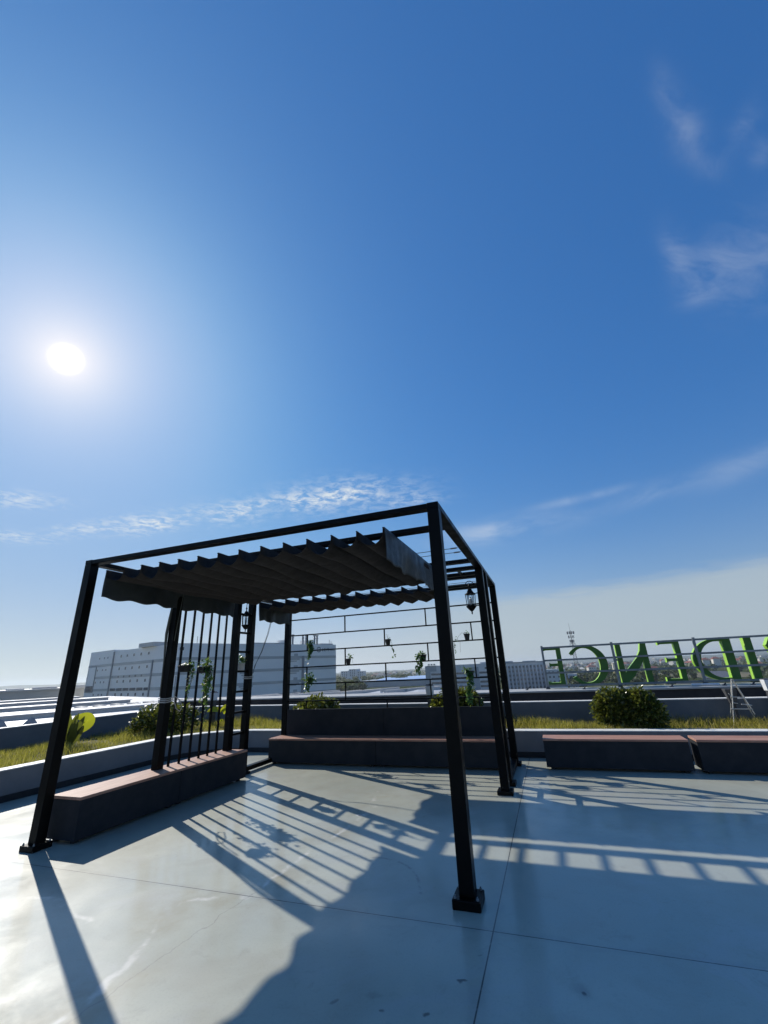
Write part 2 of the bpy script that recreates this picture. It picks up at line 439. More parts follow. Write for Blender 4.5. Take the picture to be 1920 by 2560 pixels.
# pale haze lying on the horizon, brighter under the sun
hzf = w.math('MULTIPLY', w.math('EXPONENT', w.math('MULTIPLY', w.math('POWER', w.math('DIVIDE', w.math('MAXIMUM', el, 0.0), 8.5), 1.25), -1.0)), .92)
bgz = w.new('ShaderNodeBackground'); w.l.new(w.mix(w.sstep(az, -18, 16), w.mix(w.sstep(az, -65, -25), (.68,.75,.72), (.62,.67,.69)), (.45,.525,.57)), bgz.inputs['Color']); bgz.inputs['Strength'].default_value = 1.0
m0 = w.new('ShaderNodeMixShader'); w.l.new(hzf, m0.inputs[0]); w.l.new(bgs.outputs[0], m0.inputs[1]); w.l.new(bgz.outputs[0], m0.inputs[2])
m1 = w.new('ShaderNodeMixShader'); w.l.new(bank, m1.inputs[0]); w.l.new(m0.outputs[0], m1.inputs[1]); w.l.new(bgb.outputs[0], m1.inputs[2])
m2 = w.new('ShaderNodeMixShader'); w.l.new(fac, m2.inputs[0]); w.l.new(m1.outputs[0], m2.inputs[1]); w.l.new(bgc.outputs[0], m2.inputs[2])
# aureole of the hazy sun
dp = w.new('ShaderNodeVectorMath', operation='DOT_PRODUCT'); w.l.new(D, dp.inputs[0]); dp.inputs[1].default_value = SV
ang = w.math('MULTIPLY', w.math('ARCCOSINE', w.math('MINIMUM', dp.outputs['Value'], .999999)), deg)
g1 = w.math('MULTIPLY', w.math('EXPONENT', w.math('MULTIPLY', w.math('POWER', w.math('DIVIDE', ang, .72), 2.0), -1.0)), 9.0)
g2 = w.math('MULTIPLY', w.math('EXPONENT', w.math('MULTIPLY', w.math('DIVIDE', ang, 4.8), -1.0)), .80)
g3 = w.math('MULTIPLY', w.math('EXPONENT', w.math('MULTIPLY', w.math('DIVIDE', ang, 10.0), -1.0)), .14)
bga = w.new('ShaderNodeBackground'); bga.inputs['Color'].default_value = (1,.98,.92,1); w.l.new(w.math('ADD', g1, g3), bga.inputs['Strength'])
bgh = w.new('ShaderNodeBackground'); bgh.inputs['Color'].default_value = (1,.66,.24,1); w.l.new(g2, bgh.inputs['Strength'])
ash0 = w.new('ShaderNodeAddShader'); w.l.new(m2.outputs[0], ash0.inputs[0]); w.l.new(bga.outputs[0], ash0.inputs[1])
ash = w.new('ShaderNodeAddShader'); w.l.new(ash0.outputs[0], ash.inputs[0]); w.l.new(bgh.outputs[0], ash.inputs[1])
wo = w.new('ShaderNodeOutputWorld'); w.l.new(ash.outputs[0], wo.inputs['Surface'])

SC.view_settings.view_transform = 'Standard'; SC.view_settings.look = 'None'
SC.view_settings.gamma = 1.0; SC.view_settings.use_curve_mapping = False
SC.view_settings.exposure = 0.0
SC.render.engine = 'CYCLES'
SC.cycles.max_bounces = 8; SC.cycles.transparent_max_bounces = 12; SC.cycles.volume_bounces = 0
SC.cycles.use_denoising = True
SC.cycles.sample_clamp_indirect = 6.0

# ------------------------------------------------------------------ terrace floor, walls, planter
fl = MB().box(-6.5, 9.5, -9, 4.89, -.3, 0.0).build('floor', M['floor']); tag(fl, kind='structure')

def inner_path(off):
    """Front face of the low planter wall (off = distance outwards)."""
    pts = [(-6.5-off, -9)]
    pts += [(-6.5-off, y) for y in (-4, 0, 2, 3.2)]
    cx, cy, r = -5.2, 3.6, 1.3+off
    for k in range(0, 25):
        a = math.pi - k/24*math.pi/2
        pts.append((cx + r*math.cos(a), cy + r*math.sin(a)))
    pts += [(-2, 4.9+off), (2, 4.9+off), (9.5, 4.86+off)]
    return pts

def wall_ribbon(mb, A, B, z0, z1, mi=0):
    n = len(A); vs = []
    for (ax, ay), (bx, by) in zip(A, B):
        vs += [(ax,ay,z0),(bx,by,z0),(bx,by,z1),(ax,ay,z1)]
    fs = [(0,1,2,3), tuple(4*(n-1)+k for k in (3,2,1,0))]
    for i in range(n-1):
        a, b = 4*i, 4*(i+1)
        for k in range(4):
            l = (k+1) % 4
            fs.append((a+k, b+k, b+l, a+l))
    mb.add(vs, fs, mi)

pw = thing('planter_wall', (-6.5, 0, 0), 'low curved grey planter wall with a white top, edging the terrace floor', 'wall')
mb = MB(); wall_ribbon(mb, inner_path(0), inner_path(.22), -.3, .385); mb.build('wall_body', M['wall'], pw)
mb = MB(); wall_ribbon(mb, inner_path(-.006), inner_path(.226), .386, .40); mb.build('coping', M['coping'], pw, bevel=.004)
mb = MB(); wall_ribbon(mb, inner_path(-.012), inner_path(-.001), .004, .085); mb.build('wall_foot_strip', M['foot_strip'], pw)  # thin black strip along the foot of the low wall

OUT = [(-9.1,-9),(-9.1,-4),(-9.1,0),(-9.1,3),(-9.1,5.6),(-9.06,6.05),(-8.93,6.42),(-8.7,6.66),(-8.3,6.78),(-7.4,6.78),(-6,6.68),(-4,6.55),(-2,6.4),(0,6.28),(3.3,6.22),(9.5,6.15)]
def outer_path(off):
    res = []
    for i, p in enumerate(OUT):
        a = Vector(OUT[max(0, i-1)]); b = Vector(OUT[min(len(OUT)-1, i+1)])
        d = (b-a).normalized(); nrm = Vector((-d.y, d.x))
        res.append((p[0]+nrm.x*off, p[1]+nrm.y*off))
    return res
ow = thing('parapet_wall', (-9.1, 0, .3), 'plain grey parapet wall behind the grass strip, following its bend', 'wall')
mb = MB(); wall_ribbon(mb, outer_path(0), outer_path(.20), -.3, .725); mb.build('wall_body', M['outer_wall'], ow)
mb = MB(); wall_ribbon(mb, outer_path(-.004), outer_path(.205), .726, .74); mb.build('coping', M['coping'], ow)

so = MB()
I, O = inner_path(.22), outer_path(0)
NS = 60
def along(path, t):
    L = [0]
    for a, b in zip(path, path[1:]): L.append(L[-1] + math.dist(a, b))
    s = t*L[-1]
    for i in range(len(path)-1):
        if s <= L[i+1] or i == len(path)-2:
            k = (s-L[i])/(L[i+1]-L[i]); a, b = path[i], path[i+1]
            return (a[0]+(b[0]-a[0])*k, a[1]+(b[1]-a[1])*k)
def bed(t, u):
    a, b = along(I, t), along(O, t)
    return a[0]+(b[0]-a[0])*u, a[1]+(b[1]-a[1])*u
def soil_z(x, y):
    return .335 + .022*math.sin(x*1.7+.4)*math.cos(y*1.3) + .015*math.sin(x*4.1+y*3.3)
NU = 8; vs = []; fs = []
for i in range(NS+1):
    for j in range(NU+1):
        x, y = bed(i/NS, j/NU); vs.append((x, y, soil_z(x, y)))
for i in range(NS):
    for j in range(NU):
        a = i*(NU+1)+j; fs.append((a, a+NU+1, a+NU+2, a+1))
tag(so.add(vs, fs).build('soil', M['soil'], smooth=True), kind='structure')

# grass: tufts with a clear lean
gv = []; gf = []
rg = random.Random(3)
def blade(x, y, z, h, wd, az_, lean):
    dx, dy = math.cos(az_), math.sin(az_)
    b = len(gv)
    lx, ly = lean[0], lean[1]
    gv.extend([(x-dx*wd, y-dy*wd, z), (x+dx*wd, y+dy*wd, z),
               (x-dx*wd*.7+lx*.4*h, y-dy*wd*.7+ly*.4*h, z+h*.55), (x+dx*wd*.7+lx*.4*h, y+dy*wd*.7+ly*.4*h, z+h*.55),
               (x+lx*h, y+ly*h, z+h*(1-.25*math.hypot(lx, ly)))])
    gf.append((b, b+1, b+3, b+2)); gf.append((b+2, b+3, b+4))
def clump(x, y):
    return .5+.5*math.sin(x*2.1+1.3*math.sin(y*1.9))*math.cos(y*2.4+.8*math.sin(x*1.3))
for k in range(13000):
    t = .30 + .70*rg.random()
    u = rg.random()
    x, y = bed(t, u)
    if x > 6.5 or y < -3.2: continue
    q = clump(x, y)
    if q < .3 and rg.random() < .45: continue
    hm = .045 + .11*q*q + .035*rg.random() + (.045 if (y > 5 and u > .45) else 0)
    for j in range(5):
        a = rg.uniform(0, 6.28); le = rg.uniform(.1, .75); la = rg.uniform(0, 6.28)
        blade(x+rg.gauss(0,.035), y+rg.gauss(0,.035), soil_z(x, y)-.01, hm*rg.uniform(.55,1.45), rg.uniform(.0022,.0042), a, (le*math.cos(la), le*math.sin(la)))
g = MB().add(gv, gf).build('grass', M['grass'], fix=False); tag(g, kind='stuff')

dw = thing('ledge_wall', (0, 7.3, 0), 'dark brown roof-edge wall with a wide pale ledge, below the green letters', 'wall')
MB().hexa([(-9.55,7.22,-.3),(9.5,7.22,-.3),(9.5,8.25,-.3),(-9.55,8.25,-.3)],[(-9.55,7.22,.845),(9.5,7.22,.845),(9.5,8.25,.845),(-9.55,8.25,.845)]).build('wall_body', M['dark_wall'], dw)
MB().box(-9.58, 9.5, 7.19, 8.28, .846, .88).build('ledge', M['ledge'], dw, bevel=.006)

# ------------------------------------------------------------------ pergola
XL, XR = -4.216, 0.0
pg = thing('pergola', (-2.1, 2.18, 0), 'black steel pergola with two pleated charcoal canopies over the benches', 'pergola')
S = M['black_steel']
def post(x, y, plate=.05, w_=.10, pm=.042, bolts=False):
    o = MB().box(x, x+w_, y, y+w_, plate, 2.748).build('post', S, pg, bevel=.003)
    b = MB().box(x-pm, x+w_+pm, y-pm, y+w_+pm, .0, plate).build('base_plate', S, None, bevel=.006)
    b.parent = o; b.matrix_parent_inverse = Matrix.Identity(4)
    if bolts:
        for bx in (x-.022, x+w_+.022):
            for by in (y-.022, y+w_+.022):
                bo = MB().lathe([(.009,0),(.009,.010),(.005,.012),(.005,.020)], (bx,by,plate), 6).build('bolt', M['galv'], None)
                bo.parent = o; bo.matrix_parent_inverse = Matrix.Identity(4)
    return o
PX = XL
post(PX, 0, .05, bolts=True); post(-.10, 0, .055, bolts=True)
for y in (1.34, 2.66, 3.06, 4.26): post(PX, y, .035)
for y in (2.64, 3.06, 4.26): post(-.10, y, .045)
Z0, Z1 = 2.75, 2.80
for x in (XL, -.10):
    MB().box(x, x+.10, -.001, 4.362, Z0, Z1).build('side_rail', S, pg, bevel=.003)
for y in (0.003, .60, 2.20, 2.66, 3.06, 3.28, 4.02, 4.258):
    MB().box(XL+.101, -.101, y, y+.10, Z0+.001, Z1-.003).build('cross_beam', S, pg, bevel=.003)
for k in range(12):
    x = -3.77 + .31*k
    MB().box(x-.016, x+.016, 2.761, 3.059, 2.758, 2.79).build('rung', S, pg)
for xs in (XL+.035, -.065):
    for k in range(9):
        z = .295 + .3095*k
        if z > 2.5: continue
        MB().box(xs, xs+.03, 2.761 if xs < -1 else 2.741, 3.059, z-.016, z+.016).build('rung', S, pg)
for y in (1.565, 1.744, 1.925, 2.104, 2.278, 2.455):
    MB().box(XL+.038, XL+.062, y-.012, y+.012, .092, 2.749).build('bar', S, pg)
MB().box(XL+.02, XL+.08, 1.441, 2.659, .05, .091).build('bottom_rail', S, pg)
MB().box(XL+.0, XL+.09, 3.161, 4.259, .03, .095).build('bottom_rail', S, pg, bevel=.003)
MB().box(-.09, -.01, 3.161, 4.259, .03, .095).build('bottom_rail', S, pg, bevel=.003)
TY = 4.325
zs = [2.475, 2.172, 1.870, 1.570, 1.268, .968, .667, .366]
for z in zs:
    MB().box(XL+.101, -.101, TY-.011, TY+.011, z-.011, z+.011).build('trellis_rail', S, pg)
odd, even = (-2.912, -1.300), (-3.728, -2.108, -.498)
for i, (za, zb) in enumerate(zip(zs, zs[1:]+[.05])):
    for x in (odd if i % 2 == 0 else even):
        MB().box(x-.010, x+.010, TY-.010, TY+.010, zb+.011, za-.011).build('trellis_upright', S, pg)
for ys in ((1.40, 1.60), (3.60, 3.78)):
    for y in ys:
        MB().tube([(XL+.10, y, 2.742), (-2.1, y, 2.735), (-.10, y, 2.742)], .004, 6).build('wire', M['galv'], pg)
    for x in (-.115,):
        for y in ys: MB().tube([(x, y, 2.742), (x-.07, y, 2.741)], .009, 6).build('tensioner', M['galv'], pg)

# canopies: sheets of cloth folded between rods, with a hem hanging at both ends
def canopy(x0, x1, n, y0, y1, ztop, fin, sag, seed, sharp=False):
    rr = random.Random(seed)
    prof = []                                     # (x, z, rod index weight)
    step = (x1-x0)/n
    for i in range(n+1):
        xr = x0 + step*i
        for dx, dz in ((-.009,-fin),(-.007,-.010),(0,0),(.007,-.010),(.009,-fin)):
            prof.append((xr+dx, ztop+dz, 0.0, i))
        if i < n:
            for k in range(1, 10):
                t = k/10
                prof.append((xr+.009+(step-.018)*t, ztop-fin, (min(t/.62, (1-t)/.38) if sharp else 4*t*(1-t)), i))
    ny = 22; mb = MB(); vs = []; fs = []
    sags = [sag*rr.uniform(.75, 1.25) for _ in range(n+1)]
    ph = [rr.uniform(0, 6.28) for _ in range(n+1)]
    for j in range(ny+1):
        v = j/ny; y = y0+(y1-y0)*v
        for (x, z, s_, i) in prof:
            edge = .035*s_*(1 if j in (0, ny) else 0)
            yy = y + (edge if j == 0 else -edge if j == ny else 0)
            sg = sags[i]*(1+.25*math.sin(3.2*v*math.pi+ph[i]))
            vs.append((x, yy, z - s_*sg + s_*.004*math.sin(17*v+ph[i]*3)))
    npf = len(prof)
    for j in range(ny):
        for i in range(npf-1):
            a = j*npf+i; fs.append((a, a+1, a+npf+1, a+npf))
    mb.add(vs, fs)
    cv = mb.build('canopy', M['fabric'], pg, smooth=False)
    for p in cv.data.polygons: p.use_smooth = True
    cv.data.set_sharp_from_angle(angle=R(50))
    so_ = cv.modifiers.new('cloth', 'SOLIDIFY'); so_.thickness = .0025
    def part(mbx, nm, m_, smooth=False):
        o = mbx.build(nm, m_, None, smooth=smooth); o.parent = cv; o.matrix_parent_inverse = Matrix.Identity(4); return o
    for i in range(n+1):
        xr = x0+step*i
        part(MB().tube([(xr, y0-.012, ztop-.012), (xr, y1+.012, ztop-.012)], .0055, 6), 'rod', M['black_steel'])
    for xe, sg in ((x0, -1), (x1, 1)):
        vs = []; fs = []; nu, nv = 90, 14
        h = .325
        for i in range(nu+1):
            y = y0+(y1-y0)*i/nu
            for k in range(nv+1):
                d = k/nv
                fold = (.015*math.sin(y*13+1.6*math.sin(y*4.3+seed)+d*.8)+.003*math.sin(y*37+seed+d*2)+.022*math.sin(y*5.1+2-d*1.5))*d**.7
                zb = h + .013*math.sin(y*17.0+seed) 
                vs.append((xe+sg*(.012+.006*math.sin(d*3))+sg*fold, y, ztop-.004-d*zb))
        for i in range(nu):
            for k in range(nv):
                a = i*(nv+1)+k; fs.append((a, a+1, a+nv+2, a+nv+1))
        o = part(MB().add(vs, fs), 'valance', M['valance'], True)
        q = o.modifiers.new('cloth', 'SOLIDIFY'); q.thickness = .0025
    return cv
canopy(-4.085, -.575, 13, .185, 2.57, 2.712, .085, .058, 1)
canopy(-4.085, -.83, 12, 3.20, 4.205, 2.712, .095, .048, 4, True)

# ------------------------------------------------------------------ benches
def bench_unit(name, x0, x1, y0, y1, label, along_x, grp=None, back=None, ends=(0,0)):
    t = thing(name, ((x0+x1)/2, (y0+y1)/2, 0), label, 'bench', grp)
    e0, e1 = ends
    z0, z1, z2 = .035, .374, .402
    if along_x:
        b = [(x0,y0,z0),(x1+e1,y0,z0),(x1,y1,z0),(x0+e0,y1,z0)]
        b = [(x0+e0,y0,0),(x1+e1,y0,0),(x1,y1,0),(x0,y1,0)]
    else:
        b = [(x0,y0+e0,0),(x1,y0,0),(x1,y1,0),(x0,y1+e1,0)]
    MB().hexa([(p[0],p[1],z0) for p in b], [(p[0],p[1],z1) for p in b]).build('body', M['bench_body'], t, bevel=.004)
    cx = sum(p[0] for p in b)/4; cy = sum(p[1] for p in b)/4
    def gr(p, k): return (p[0]+math.copysign(k, p[0]-cx), p[1]+math.copysign(k, p[1]-cy))
    MB().hexa([(*gr(p,.004), z1+.001) for p in b], [(*gr(p,.004), z2) for p in b]).build('seat', M['seat_x' if along_x else 'seat_y'], t, bevel=.003)
    for fx in (x0+.06, x1-.06-.05):
        for fy in (y0+.05, y1-.10):
            MB().box(fx, fx+.05, fy, fy+.05, 0, z0-.001).build('foot', M['dark_foot'], t)
    if back:
        MB().box(*back).build('backrest', M['bench_body'], t, bevel=.003)
    return t
bench_unit('bench', -4.285, -3.865, .19, 1.488, 'granite-look bench by the left front post, nearer of the two under the barred side', False)
bench_unit('bench', -4.285, -3.865, 1.495, 2.80, 'granite-look bench striped by bar shadows, in front of the ladder-like side posts', False)
bench_unit('bench', -4.20, -2.174, 3.86, 4.243, 'long bench with backrest under the trellis, half beside the side benches', True, back=(-4.10,-2.1695,4.262,4.303,.40,.832))
bench_unit('bench', -2.170, -.13, 3.86, 4.243, 'long bench with backrest under the trellis, half beside the lantern post', True, back=(-2.166,-.115,4.262,4.303,.40,.832))
bench_unit('bench', .415, 2.262, 4.03, 4.42, 'red-brown topped bench against the low wall, beside the pergola corner post', True)
bench_unit('bench', 2.36, 4.25, 4.03, 4.42, 'red-brown topped bench against the low wall, the one under the big shrub and ladder frame', True, ends=(-.0,0))

# ------------------------------------------------------------------ lanterns
def lantern(loc, label, bracket):
    t = thing('lantern', loc, label, 'lantern', 'carriage lanterns on the pergola')
    x, y, z = loc                                  # z = lowest tip
    n = 6
    m_ = MB()
    m_.lathe([(.004,0),(.012,.02),(.006,.035),(.03,.055),(.055,.085),(.072,.105),(.072,.118),(.06,.122)], (x,y,z), n)
    m_.build('base', M['black_steel'], t)
    f = MB()
    for k in range(n):
        a = 2*math.pi*k/n
        p = [(x+r*math.cos(a), y+r*math.sin(a), z+h) for r, h in ((.058,.115),(.068,.275))]
        f.bar(p[0], p[1], .008)
    f.build('cage', M['black_steel'], t)
    MB().lathe([(.053,.12),(.062,.274)], (x,y,z), n, closed=False).build('glass', M['glass'], t)
    MB().lathe([(.006,.12),(.012,.14),(.018,.17),(.015,.21),(.006,.24)], (x,y,z), 12).build('bulb', M['bulb'], t, smooth=True)
    MB().lathe([(.078,.272),(.076,.282),(.05,.300),(.036,.325),(.026,.345),(.030,.35),(.010,.356),(.008,.385),(.018,.40),(.006,.425),(.003,.44)], (x,y,z), n).build('roof', M['black_steel'], t)
    h = MB()
    if bracket:
        sx = bracket
        h.tube([(x-sx*.052, y, z+.40), (x-sx*.048, y, z+.435), (x-sx*.02, y, z+.462), (x+sx*.02, y, z+.462), (x+sx*.055, y, z+.435), (x+sx*.085, y, z+.40), (x+sx*.108, y, z+.385)], .005, 8)
        for e_, z_ in ((.080, .285), (.066, .114)):
            MB().box(min(x+sx*e_, x+sx*.108), max(x+sx*e_, x+sx*.108), y-.008, y+.008, z+z_-.006, z+z_+.006).build('arm', M['black_steel'], t)
    else:
        h.tube([(x, y, z+.43), (x, y, z+.47), (x, y+.02, z+.5), (x, y+.06, z+.5), (x, y+.11, z+.49)], .006, 8)
        MB().box(x-.008, x+.008, y+.075, y+.112, z+.278, z+.292).build('arm', M['black_steel'], t)
    h.build('bracket', M['black_steel'], t)
    return t
lantern((-.209, 2.69, 2.122), 'black carriage lantern fixed to the right-hand pergola post, against open sky', 1)
lantern((-4.166, 2.948, 2.17), 'black carriage lantern between the two ladder posts, under the canopy edge', 0)

# ------------------------------------------------------------------ plants in pots
def leaf_quads(mb, c, n, spread, size, rr, droop=.3, flat=(1,1,1)):
    for _ in range(n):
        p = Vector((rr.gauss(0, spread*flat[0]), rr.gauss(0, spread*flat[1]), rr.gauss(0, spread*flat[2]))) + Vector(c)
        a = rr.uniform(0, 6.28); t_ = rr.uniform(-1.1, .6)-droop
        d = Vector((math.cos(a)*math.cos(t_), math.sin(a)*math.cos(t_), math.sin(t_)))
        s_ = Vector((-math.sin(a), math.cos(a), rr.uniform(-.4,.4))).normalized()
        L = size*rr.uniform(.65, 1.3); w_ = L*.42
        nrm = d.cross(s_)
        mb.add([p, p+d*L*.45+s_*w_+nrm*L*.06, p+d*L, p+d*L*.45-s_*w_+nrm*L*.06], [(0,1,2,3)])

def vine(mb, start, length, rr, dens=60, size=.035, sway=.03, stem=None):
    x, y, z = start
    pts = [Vector(start)]
    nseg = max(4, int(length/.03))
    for k in range(1, nseg+1):
        t_ = k/nseg
        pts.append(Vector((x+sway*math.sin(t_*5+rr.uniform(0,.3))+rr.gauss(0,.004), y+rr.gauss(0,.006), z-length*t_)))
    if stem is not None: stem.tube(pts, .0022, 5)
    for _ in range(int(dens*length)):
        leaf_quads(mb, pts[rr.randint(0, len(pts)-1)], 1, .012, size, rr, .7)

def pot_plant(x, y, z, label, kind, seed):
    """A small pot standing at (x, y, z); kind sets what grows from it."""
    rr = random.Random(seed)
    t = thing('plant_pot', (x, y, z), label, 'plant pot', 'pots on the pergola')
    white = kind == 'white'
    boxy = kind in ('box_short', 'box_long')
    if boxy:
        MB().hexa([(x-.05,y-.058,z),(x+.05,y-.058,z),(x+.05,y+.058,z),(x-.05,y+.058,z)],[(x-.058,y-.078,z+.085),(x+.058,y-.078,z+.085),(x+.058,y+.078,z+.085),(x-.058,y+.078,z+.085)]).build('pot', M['pot_black'], t, bevel=.004)
        MB().box(x-.052, x+.052, y-.07, y+.07, z+.0855, z+.09).build('earth', M['soil'], t)
        top = .085
    else:
        r0, r1, h = (.05,.058,.11) if white else (.036,.05,.10)
        MB().lathe([(r0,0),(r1,h*.82),(r1+.005,h*.83),(r1+.005,h),(r1-.004,h),(r1-.008,h-.015)], (x,y,z), 20).build('pot', M['pot_white'] if white else M['pot_black'], t, smooth=False)
        MB().lathe([(.01,h-.014),(r1-.008,h-.0145)], (x,y,z), 16).build('earth', M['soil'], t)
        top = h
    lv = MB(); st = MB()
    def stems(n, hh, sp):
        for _ in range(n):
            a = rr.uniform(0, 6.28)
            st.tube([(x,y,z+top-.01),(x+sp*.4*math.cos(a),y+sp*.4*math.sin(a),z+top+hh*.6),(x+sp*math.cos(a),y+sp*math.sin(a),z+top+hh)], .002, 5)
    if kind == 'white':
        stems(6, .07, .03); leaf_quads(lv, (x,y,z+top+.05), 130, .032, .04, rr, -.3)
    elif kind == 'long':
        stems(4, .04, .03); leaf_quads(lv, (x-.05,y-.02,z+top+.02), 60, .035, .05, rr)
        for k in range(7): vine(lv, (x-.05+rr.uniform(-.03,.05), y-.05, z+top), rr.uniform(.3,.62), rr, 110, .042, .03, st)
    elif kind == 'short':
        stems(4, .05, .03); leaf_quads(lv, (x+.0,y-.02,z+top+.03), 50, .03, .045, rr)
        for k in range(5): vine(lv, (x+rr.uniform(-.02,.06), y-.05, z+top), rr.uniform(.15,.30), rr, 130, .045, .03, st)
    elif kind == 'bushy':
        stems(5, .06, .04); leaf_quads(lv, (x+.02,y-.03,z+top-.01), 130, .05, .05, rr)
        for k in range(4): vine(lv, (x+rr.uniform(-.06,.02), y-.05, z+top-.02), rr.uniform(.12,.22), rr, 130, .045, .02, st)
    elif kind == 'left':
        stems(3, .03, .03); leaf_quads(lv, (x-.05,y-.03,z+top+.0), 70, .035, .048, rr)
        for k in range(5): vine(lv, (x-.08+rr.uniform(-.03,.03), y-.05, z+top-.02), rr.uniform(.18,.33), rr, 120, .045, .02, st)
    elif kind == 'strand':
        stems(3, .09, .03); leaf_quads(lv, (x+.02,y,z+top+.02), 10, .02, .03, rr)
        st.tube([(x+.02,y-.02,z+top),(x+.06,y-.05,z+top+.03),(x+.09,y-.05,z+.02),(x+.10,y-.05,z-.05),(x+.13,y-.05,z-.20)], .0022, 5)
        for q in ((.085,-.02),(.10,-.06),(.11,-.10),(.128,-.19)): leaf_quads(lv, (x+q[0],y-.05,z+q[1]), 5, .010, .035, rr, .6)
    elif kind == 'sprig':
        stems(4, .05, .05); leaf_quads(lv, (x+.04,y,z+top+.045), 34, .022, .032, rr)
        st.tube([(x+.04,y,z+top),(x+.09,y-.02,z+top+.02),(x+.10,y-.02,z+.02)], .0018, 5)
    elif kind == 'withered':
        stems(7, .03, .05); leaf_quads(lv, (x,y,z+top+.005), 24, .02, .03, rr)
        st.tube([(x-.02,y-.02,z+top),(x-.08,y-.04,z+top+.02),(x-.14,y-.05,z+.06),(x-.19,y-.05,z-.01)], .0022, 5)
        for k in range(2):
            st.tube([(x-.12-.1*k,y-.05,z-.02),(x-.125-.1*k,y-.05,z-.12),(x-.13-.09*k,y-.05,z-.2)], .0016, 5)
        leaf_quads(lv, (x-.18,y-.05,z+.01), 12, .018, .03, rr)
        for q in (-.05,-.1,-.15,-.19): leaf_quads(lv, (x-.22,y-.05,z+q), 3, .006, .03, rr, .8)
    elif kind == 'box_short':
        leaf_quads(lv, (x+.02,y+.05,z+top+.02), 50, .04, .045, rr)
        for k in range(5): vine(lv, (x+.05, y+rr.uniform(.03,.11), z+top), rr.uniform(.25,.48), rr, 38, .042, .02, st)
    elif kind == 'box_long':
        leaf_quads(lv, (x+.02,y,z+top+.02), 90, .05, .045, rr)
        for k in range(11): vine(lv, (x+.06+rr.uniform(-.01,.02), y+rr.uniform(-.07,.08), z+top), .20+.38*rr.random()**1.2, rr, 66, .042, .025, st)
        for k in range(2): vine(lv, (x+.06, y+.03+.02*k, z-.35), .30, rr, 50, .03, .01, st)
    lv.build('foliage', M['vine'], t, fix=False)
    if st.v: st.build('stems', M['twig'], t)
    return t
ZB = [z+.0115 for z in zs]
pot_plant(-3.655, TY-.012, ZB[2], 'black pot with a short green trail, upper left of the trellis', 'short', 11)
pot_plant(-2.845, TY-.012, ZB[3], 'black pot with one small sprig, alone mid-left on the trellis', 'sprig', 12)
pot_plant(-2.040, TY-.012, ZB[2], 'black pot with a single thin dangling strand of round leaves', 'strand', 13)
pot_plant(-1.385, TY-.012, ZB[3], 'black pot spilling leaves to its left, next to the thick front post', 'left', 14)
pot_plant(-3.655, TY-.012, ZB[4], 'pot hidden by a bushy green plant, lowest at the trellis left end', 'bushy', 15)
pot_plant(-.585, TY-.012, ZB[2], 'black pot with bare withered stems, near the trellis right end', 'withered', 16)
pot_plant(-.585, TY-.012, ZB[4], 'black pot with a long bright trailing vine, low at the trellis right end', 'long', 17)
pot_plant(-4.105, 1.60, 1.545, 'black box planter with a thin trail, on the first side bars from the rope', 'box_short', 18)
pot_plant(-4.105, 1.975, 1.525, 'black box planter with a thick long curtain of leaves on the side bars', 'box_long', 19)
pot_plant(-4.166, 2.90, 1.551, 'small white pot with a round green plant on a ladder rung', 'white', 20)

# ------------------------------------------------------------------ ropes
t = thing('rope', (-4.166, 1.39, 1.2), 'pale rope wound round the barred side post, ending in a dangling loop', 'rope')
m_ = MB()
for k, dz in enumerate((0, .022, .044)):
    m_.tube([(-4.226,1.33,1.18+dz),(-4.106,1.33,1.175+dz),(-4.106,1.45,1.185+dz),(-4.226,1.45,1.18+dz)], .0065, 6, closed=True)
m_.build('coil', M['rope'], t)
MB().tube([(-4.105,1.44,1.21),(-4.09,1.47,1.24),(-4.09,1.56,1.19),(-4.09,1.62,1.10),(-4.09,1.58,1.05),(-4.09,1.51,1.09),(-4.09,1.47,1.17),(-4.10,1.455,1.32),(-4.10,1.45,1.5)], .006, 6).build('loop', M['rope'], t, smooth=True)
t = thing('rope', (-4.166, 3.11, 1.4), 'pale rope wound round the rear ladder post beside the white pot', 'rope')
m_ = MB()
for k, dz in enumerate((0, .025)):
    m_.tube([(-4.226,3.05,1.42+dz),(-4.106,3.05,1.415+dz),(-4.106,3.17,1.425+dz),(-4.226,3.17,1.42+dz)], .0065, 6, closed=True)
m_.build('coil', M['rope'], t)
t = thing('cord', (-4.1, 3.3, 1.7), 'thin double cord slanting from the rear canopy down to a post', 'cord')
m_ = MB()
for k in range(2):
    o_ = .025*k
    m_.tube([(-4.07,3.60+o_,2.72),(-4.07,3.56+o_,2.42),(-4.075,3.47+o_,2.15),(-4.09,3.34+o_*.6,1.85),(-4.10,3.22,1.66),(-4.104,3.19,1.58+.04*k),(-4.106,3.16,1.55-.05*k)], .0045, 6)
m_.build('strands', M['grey_cord'], t, smooth=True)
t = thing('cord', (-4.2, 1.33, 2.0), 'dark folded pull cord hanging down the barred side post from the canopy', 'cord')
m_ = MB()
m_.tube([(-4.19,1.36,2.70),(-4.18,1.32,2.45),(-4.20,1.315,2.25),(-4.222,1.318,2.05),(-4.225,1.325,1.9),(-4.222,1.335,1.7),(-4.215,1.335,1.25)], [.010,.012,.016,.019,.015,.010,.008], 8)
m_.tube([(-4.10,1.42,2.70),(-4.102,1.40,2.45),(-4.104,1.375,2.2),(-4.106,1.355,1.95)], .005, 6)
m_.build('strands', M['grey_cord'], t, smooth=True)

